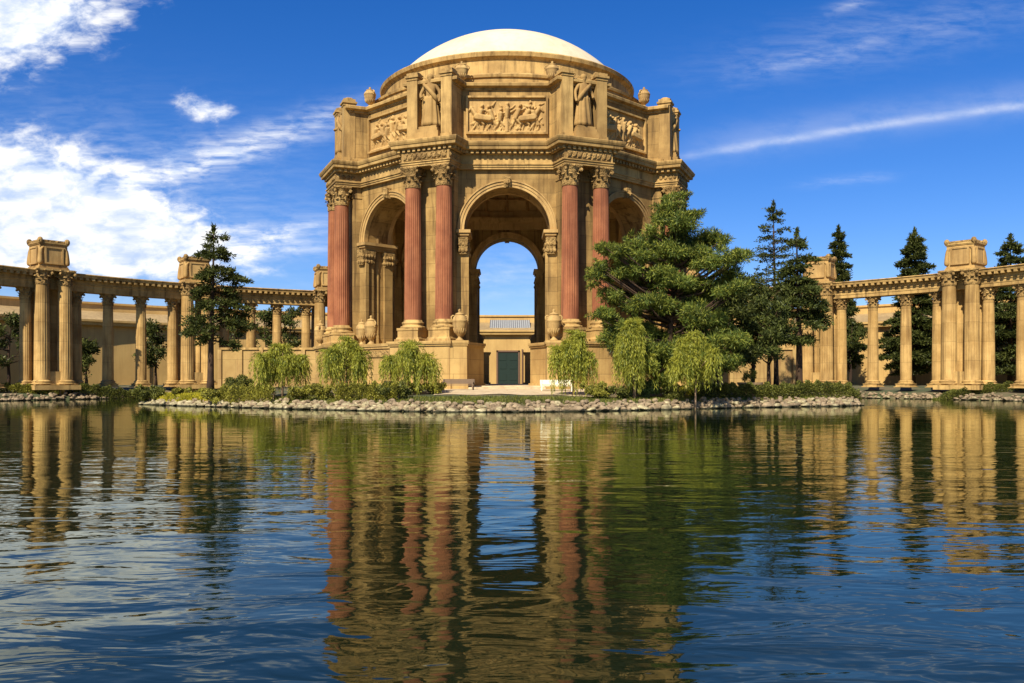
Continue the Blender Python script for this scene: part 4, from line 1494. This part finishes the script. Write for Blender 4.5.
def weeping(pxx, d, ytop, ybot, wpx, label, seed, full=1.0, stems=2, mat='weeping'):
    """small weeping tree: thin stems, arching twigs and curtains of hanging leaves"""
    rng = np.random.RandomState(seed)
    x, y, z0 = at(pxx, d)
    k = d / F
    Ht = CAM_Z - (ytop - HOR) * k - z0; Hb = max(.3, CAM_Z - (ybot - HOR) * k - z0)
    Rw = wpx * k / 2
    t_ = thing('weeping_tree', label, 'tree', (x, y, z0), 0, 'small weeping trees along the island shore')
    tr = MB()
    for s_ in range(stems):
        a = rng.uniform(0, 6.28)
        tr.tube([(.15 * math.cos(a) * (.3 + i * .25), .15 * math.sin(a) * (.3 + i * .25), Ht * .85 * i / 6 - (.3 if i == 0 else 0)) for i in range(7)], [.085 * (1 - .7 * i / 6) for i in range(7)], 7)
    P = []; D = []
    heads = [(rng.uniform(-.72, .72) * Rw, rng.uniform(-.55, .55) * Rw, 0, rng.uniform(.22, .46) * Rw) for _ in range(int(12 * full))] + [(rng.uniform(-.2, .2) * Rw, 0, 0, .4 * Rw)]
    heads = [(a_, b_, Ht * (1.0 - .42 * (abs(a_) / Rw) ** 1.3 - rng.uniform(0, .22)), c_) for a_, b_, _z, c_ in heads[:-1]] + [(heads[-1][0], 0, Ht * .96, heads[-1][3])]
    for (hx, hy, hz, hr) in heads:
        tr.tube([(0, 0, Ht * .45), (hx * .6, hy * .6, hz * .85), (hx, hy, hz)], [.05, .035, .015], 5)
        for q in range(int(52 * full)):
            a = rng.uniform(0, 2 * PI)
            reach = hr * rng.uniform(.15, 1.0)
            drop = (hz - Hb) * min(1.08, rng.uniform(.2, 1.05) * (.6 + .4 * reach / hr) * rng.choice([.6, 1.0, 1.15]))
            m_ = max(8, int(drop * 15))
            s_ = np.linspace(0, 1, m_)
            rr = reach * np.minimum(1, s_ * 2.6) ** .7
            zz = hz + .20 * hr * np.sin(np.minimum(1, s_ * 2.6) * PI) - drop * np.maximum(0, s_ - .16) / .84
            sway = .06 * np.sin(s_ * 5 + a * 3)
            pts = np.stack([hx + rr * math.cos(a) + sway, hy + rr * math.sin(a) + sway, zz], 1)
            P.append(pts + rng.normal(size=pts.shape) * .035)
            dd = np.stack([np.full(m_, math.cos(a) * .35), np.full(m_, math.sin(a) * .35), np.full(m_, -1.0)], 1)
            dd[s_ < .25, 2] = -.1
            D.append(dd + rng.normal(size=pts.shape) * .25)
    tr.build('trunk', 'twig', t_, loc=(0, 0, 0), smooth=True)
    P = np.concatenate(P); D = np.concatenate(D)
    link('crown', leaf_mesh('crown', P, D, rng.uniform(.6, 1.2, len(P)) * .30, rng.uniform(.7, 1.2, len(P)) * .06, rng, mat), t_, (0, 0, 0))


weeping(282, 71, 345, 389, 60, 'broad round weeping tree before the panelled wall on the left', 61, 1.2)
weeping(345, 70, 337, 388, 52, 'weeping tree with gaps below the far left pair of terracotta columns', 62)
weeping(410, 68, 342, 392, 62, 'weeping tree with trailing tips before the left front podium block', 63)
weeping(574, 67.5, 330, 390, 52, 'pale yellow weeping tree beside the cream bench', 64, 1.0)
weeping(634, 66.5, 318, 386, 46, 'tall slim weeping tree under the left edge of the big pine', 65, 1.0)
weeping(695, 66.5, 331, 386, 56, 'weeping tree before the dark foliage right of the big pine trunk', 66, 1.1)


def shrub(pxx, d, w, h, label, mat='shrub', seed=1, name='shrub', group='shrubs along the island shore', leafs=1700, dep=None):
    rr = np.random.RandomState(seed)
    w *= 1.45; h *= 1.38; d -= .9 if d > 64 else 0
    k = max(1, int(w / max(.5, h)))
    cls = []
    for i in range(3 * k + 2):
        cls.append((rr.uniform(-.5, .5) * (w - .7 * h), rr.uniform(-.35, .35) * (dep or h), h * rr.uniform(.3, .62), h * rr.uniform(.34, .48), .85))
    x, y, z = at(pxx, d)
    return clumpy_tree(name, (x, y, z), h, label, mat, seed, cls, leafs=leafs, leafL=.17, leafW=.10, trunk_r=.06, group=group, cat='shrub', stems=0, bark='twig')


for i, (pxx, d, w, h, mt, lb) in enumerate((
        (153, 79.5, 2.2, 1.15, 'hedge', 'loose shrub at the left tip of the island'),
        (193, 78, 2.8, .7, 'shrub', 'low clipped shrub between the island tip and the ragged conifer'),
        (216, 73, 1.6, 1.25, 'shrub', 'rounded bright shrub at the foot of the ragged conifer'),
        (239, 80, 2.6, 1.2, 'hedge', 'dark shrub against the foot of the left panelled wall'),
        (301, 68.5, 1.5, .95, 'shrub', 'small clipped shrub beneath the right side of the broad round weeping tree'),
        (320, 68, 2.1, 1.05, 'shrub', 'dome shaped shrub on the shore between the first two weeping trees'),
        (392, 65.5, 2.1, 1.0, 'hedge', 'dark shrub on the shore at the trailing tips of the third weeping tree'),
        (422, 69, 2.4, .8, 'shrub', 'brownish shrub at the base of the left front podium block'),
        (592, 66.5, 1.9, 1.05, 'shrub', 'rounded shrub just right of the pale yellow weeping tree'),
        (614, 66.5, 1.7, .95, 'hedge', 'rounded dark shrub left of the tall slim weeping tree'),
        (655, 70, 3.4, 1.35, 'brightshrub', 'bright pale green flowering shrub under the big pine'),
        (674, 69, 1.6, .9, 'hedge', 'dark shrub right of the bright pale green shrub'),
        (748, 77, 1.2, .9, 'shrub', ''),
        (688, 71, 1.5, .8, 'yellowcover', 'yellow green shrub at the foot of the rightmost weeping tree'))):
    if not lb: continue
    shrub(pxx, d, w, h, lb, mt, 100 + i)
x, y, z = PL1
rr = np.random.RandomState(5)
clumpy_tree('shrub', (x, y, z - .12), 1.2, 'rough olive shrub growing in the round tan planter', 'shrub', 77, [(rr.uniform(-.5, .5), rr.uniform(-.4, .4), rr.uniform(.3, 1.2), .42, .9) for _ in range(8)], leafs=400, leafL=.2, leafW=.1, trunk_r=.06, cat='shrub', stems=0, bark='twig')
# long low hedges
def hedge(x0, x1, d0_, d1_, h, wd, label, mat, seed, back=1.6):
    rng = np.random.RandomState(seed)
    t_ = thing('hedge', label, 'hedge', at((x0 + x1) / 2, (d0_ + d1_) / 2))
    bx, by, bz = t_.location
    N = int(abs(x1 - x0) * 130)
    u_ = rng.uniform(0, 1, N)
    dd = d0_ + (d1_ - d0_) * u_
    X_ = (x0 + (x1 - x0) * u_ - 507) * dd / F; Y_ = dd + CAM_Y
    hh = h * (1 + .14 * np.sin(u_ * 37 + seed) + .10 * np.sin(u_ * 83))
    ang = rng.uniform(0, PI, N)
    rad_ = rng.uniform(.55, 1, N) ** .5
    off = np.cos(ang) * rad_ * wd * .5
    zz = np.sin(ang) ** .6 * rad_ * hh
    gzz = land_h(X_, Y_ + off)
    P = np.stack([X_ - bx + rng.normal(size=N) * .05, Y_ + off - by, gzz + zz - bz], 1)
    D = np.stack([rng.normal(size=N) * .5, np.cos(ang) + rng.normal(size=N) * .4, np.sin(ang) + rng.normal(size=N) * .4], 1)
    link('foliage', leaf_mesh('foliage', P, D, rng.uniform(.6, 1.2, N) * .17, rng.uniform(.7, 1.2, N) * .10, rng, mat, np.stack([np.zeros(N), np.cos(ang), np.sin(ang)], 1)), t_, (0, 0, 0))
    mb = MB()
    for i in range(int(abs(x1 - x0) / 10) + 2):
        uu = i / (int(abs(x1 - x0) / 10) + 1)
        d = d0_ + (d1_ - d0_) * uu
        x = (x0 + (x1 - x0) * uu - 507) * d / F; y = d + CAM_Y
        z = gz(x, y)
        mb.tube([(x - bx, y - by, z - bz - .1), (x - bx + .1, y - by, z - bz + h * .6)], [.05, .02], 5)
        mb.tube([(x - bx, y - by, z - bz + .1), (x - bx - .3, y - by + .1, z - bz + h * .7)], [.03, .015], 5)
    mb.build('stems', 'twig', t_, loc=(0, 0, 0))


hedge(222, 273, 72.6, 69.2, 1.05, 1.4, 'clipped bright hedge on the shore before the left panelled wall', 'shrub', 6)
hedge(336, 398, 66.2, 64.4, 1.15, 1.4, 'clipped olive hedge on the shore below the second and third weeping trees', 'shrub', 16)
hedge(690, 800, 70.2, 74.6, 1.05, 1.5, 'long dark hedge along the right shore of the island', 'hedge', 7)
hedge(798, 858, 75.2, 77.5, 1.15, 1.5, 'dark green hedge at the right tip of the island below the columns', 'hedge', 8)
hedge(868, 915, 98.6, 98.0, .95, 1.2, 'low dark hedge at the foot of the right colonnade near the island tip', 'hedge', 9)
hedge(915, 1035, 98.0, 95.5, .9, 1.1, 'low hedge at the foot of the right colonnade under the outer box', 'hedge', 10)
hedge(-10, 60, 94.5, 97.8, .85, 1.1, 'low bright hedge at the foot of the far left columns', 'shrub', 12)
hedge(70, 140, 99.5, 104, 1.0, 1.2, 'low dark hedge at the foot of the left colonnade before the hall', 'hedge', 13)

# ground cover (nobody could count it)
def cover(name, label, region, N, L, Wd, mat, seed, up=1.2):
    rng = np.random.RandomState(seed)
    X_ = []; Y_ = []
    (a0, a1, e0, e1) = region
    pxs = rng.uniform(a0, a1, N)
    xs_ = [q[0] for q in island]
    # walk inland from the island's stones
    front = np.interp(pxs, [145, 180, 220, 275, 330, 385, 440, 520, 600, 665, 730, 790, 840, 862], [78.7, 74.5, 71.5, 67.5, 64.5, 62.2, 60.7, 60.4, 62.2, 65.2, 69, 71.8, 73.4, 76])
    d = front + rng.uniform(e0, e1, N)
    X_ = (pxs - 507) * d / F; Y_ = d + CAM_Y
    P = np.stack([X_, Y_, land_h(X_, Y_) - .02], 1)
    D = rng.normal(size=(N, 3)) * .6 + np.array([0, 0, up])
    return tag(link(name, leaf_mesh(name, P, D, rng.uniform(.5, 1.3, N) * L, rng.uniform(.7, 1.2, N) * Wd, rng, mat)), label, 'ground cover', kind='stuff')


cover('ground_cover', 'bright yellow flowering ground cover behind the stones at the left of the island', (148, 212, .8, 3.9), 14000, .42, .14, 'yellowcover', 3)
cover('grass', 'short grass and weeds behind the stones along the island shore', (215, 860, .7, 4.5), 30000, .20, .05, 'grass', 4)

# ------------------------------------------------------------------ shore stones
def rock_mesh(seed, mat):
    rng = np.random.RandomState(seed)
    bm = bmesh.new()
    bmesh.ops.create_icosphere(bm, subdivisions=3, radius=.5)
    dirs = unit(rng, 11); offs = rng.uniform(.24, .40, 11)
    for v in bm.verts:
        c_ = np.array(v.co)
        for k in range(11):
            e = c_ @ dirs[k] - offs[k]
            if e > 0: c_ = c_ - dirs[k] * e * .96
        c_ += c_ * .05 * math.sin(9 * c_[0] + seed) * math.cos(7 * c_[1] + 2 * c_[2])
        v.co = Vector(c_ * np.array([1.35, 1.1, .78]))
    me = bpy.data.meshes.new('shore_stone')
    bm.to_mesh(me); bm.free()
    me.materials.append(M[mat])
    return me


rocks = [rock_mesh(s_, 'rock') for s_ in range(8)]
rocksd = [rock_mesh(s_ + 20, 'rockdark') for s_ in range(5)]


def walk(poly, step, rng):
    out = []
    acc = 0.0
    for (ax, ay), (bx, by) in zip(poly[:-1], poly[1:]):
        L = math.hypot(bx - ax, by - ay)
        while acc < L:
            u_ = acc / L
            nx_, ny_ = -(by - ay) / L, (bx - ax) / L
            out.append((ax + (bx - ax) * u_, ay + (by - ay) * u_, nx_, ny_, math.atan2(by - ay, bx - ax)))
            acc += step * rng.uniform(.8, 1.25)
        acc -= L
    return out


rng = np.random.RandomState(17)


def stones(poly, step, inn, z, smin, smax, label, group, mats):
    for (x, y, nx_, ny_, an) in walk(poly, step, rng):
        s_ = rng.uniform(smin, smax)
        k = inn + rng.uniform(-.12, .12)
        o = link('shore_stone', mats[rng.randint(len(mats))], None, (x + nx_ * k, y + ny_ * k, z + rng.uniform(-.06, .06)))
        o.rotation_euler = (rng.uniform(-.3, .3), rng.uniform(-.3, .3), an + rng.uniform(-.5, .5))
        o.scale = (s_, s_ * rng.uniform(.8, 1.1), s_ * rng.uniform(.75, 1.0))
        tag(o, label, 'stone', group)


isl_l = island[:7]; isl_r = island[6:]
for (poly, where, mts, gl) in ((isl_l, 'left of the open arch', rocks, 'left of the arch'), (isl_r, 'right of the open arch', rocks[:3] + rocksd, 'right of the arch')):
    stones(poly, .92, .0, .06, .62, .98, 'boulder at the waterline of the island, ' + where, 'stones at the waterline ' + gl, mts)
    stones(poly, .88, .34, .27, .52, .85, 'boulder in the middle row of the island edging, ' + where, 'stones of the middle row ' + gl, mts)
    stones(poly, .96, .72, .47, .42, .72, 'boulder in the top row of the island edging, ' + where, 'stones of the top row ' + gl, mts)
stones([arc(57, -th) for th in range(44, 69, 2)][::-1], 1.15, -.05, .12, .5, .85, 'dark stone in the far bank below the left colonnade', 'stones of the far bank below the left colonnade', rocksd)
stones([arc(57, th) for th in range(44, 69, 2)], 1.1, -.05, .12, .45, .8, 'stone in the far bank below the right colonnade', 'stones of the far bank below the right colonnade', rocks[:2] + rocksd)
# small rubble wedged between the boulders, past counting
mbs = MB()
for poly, n_ in ((island, 900), ([arc(57, -th) for th in range(42, 68, 2)][::-1], 200), ([arc(57, th) for th in range(42, 68, 2)], 200)):
    segs = list(zip(poly[:-1], poly[1:]))
    for q in range(n_):
        (ax, ay), (bx, by) = segs[rng.randint(len(segs))]
        u_ = rng.uniform(); L = math.hypot(bx - ax, by - ay)
        k = rng.uniform(-.15, .9)
        x = ax + (bx - ax) * u_ - (by - ay) / L * k; y = ay + (by - ay) * u_ + (bx - ax) / L * k
        r = rng.uniform(.10, .24)
        b_ = MB(); b_.ball((0, 0, 0), r, 6, 4, (rng.uniform(.9, 1.5), 1, rng.uniform(.6, .9)))
        b_.xf(Matrix.Translation((x, y, max(.0, .62 * k) + rng.uniform(0, .2))) @ Matrix.Rotation(rng.uniform(0, 6), 4, 'Z') @ Matrix.Rotation(rng.uniform(-.6, .6), 4, 'X'))
        mbs.add(b_.v, b_.f)
tag(mbs.build('rubble', 'rockdark'), 'small dark rubble wedged between the shore boulders', 'rubble', kind='stuff')
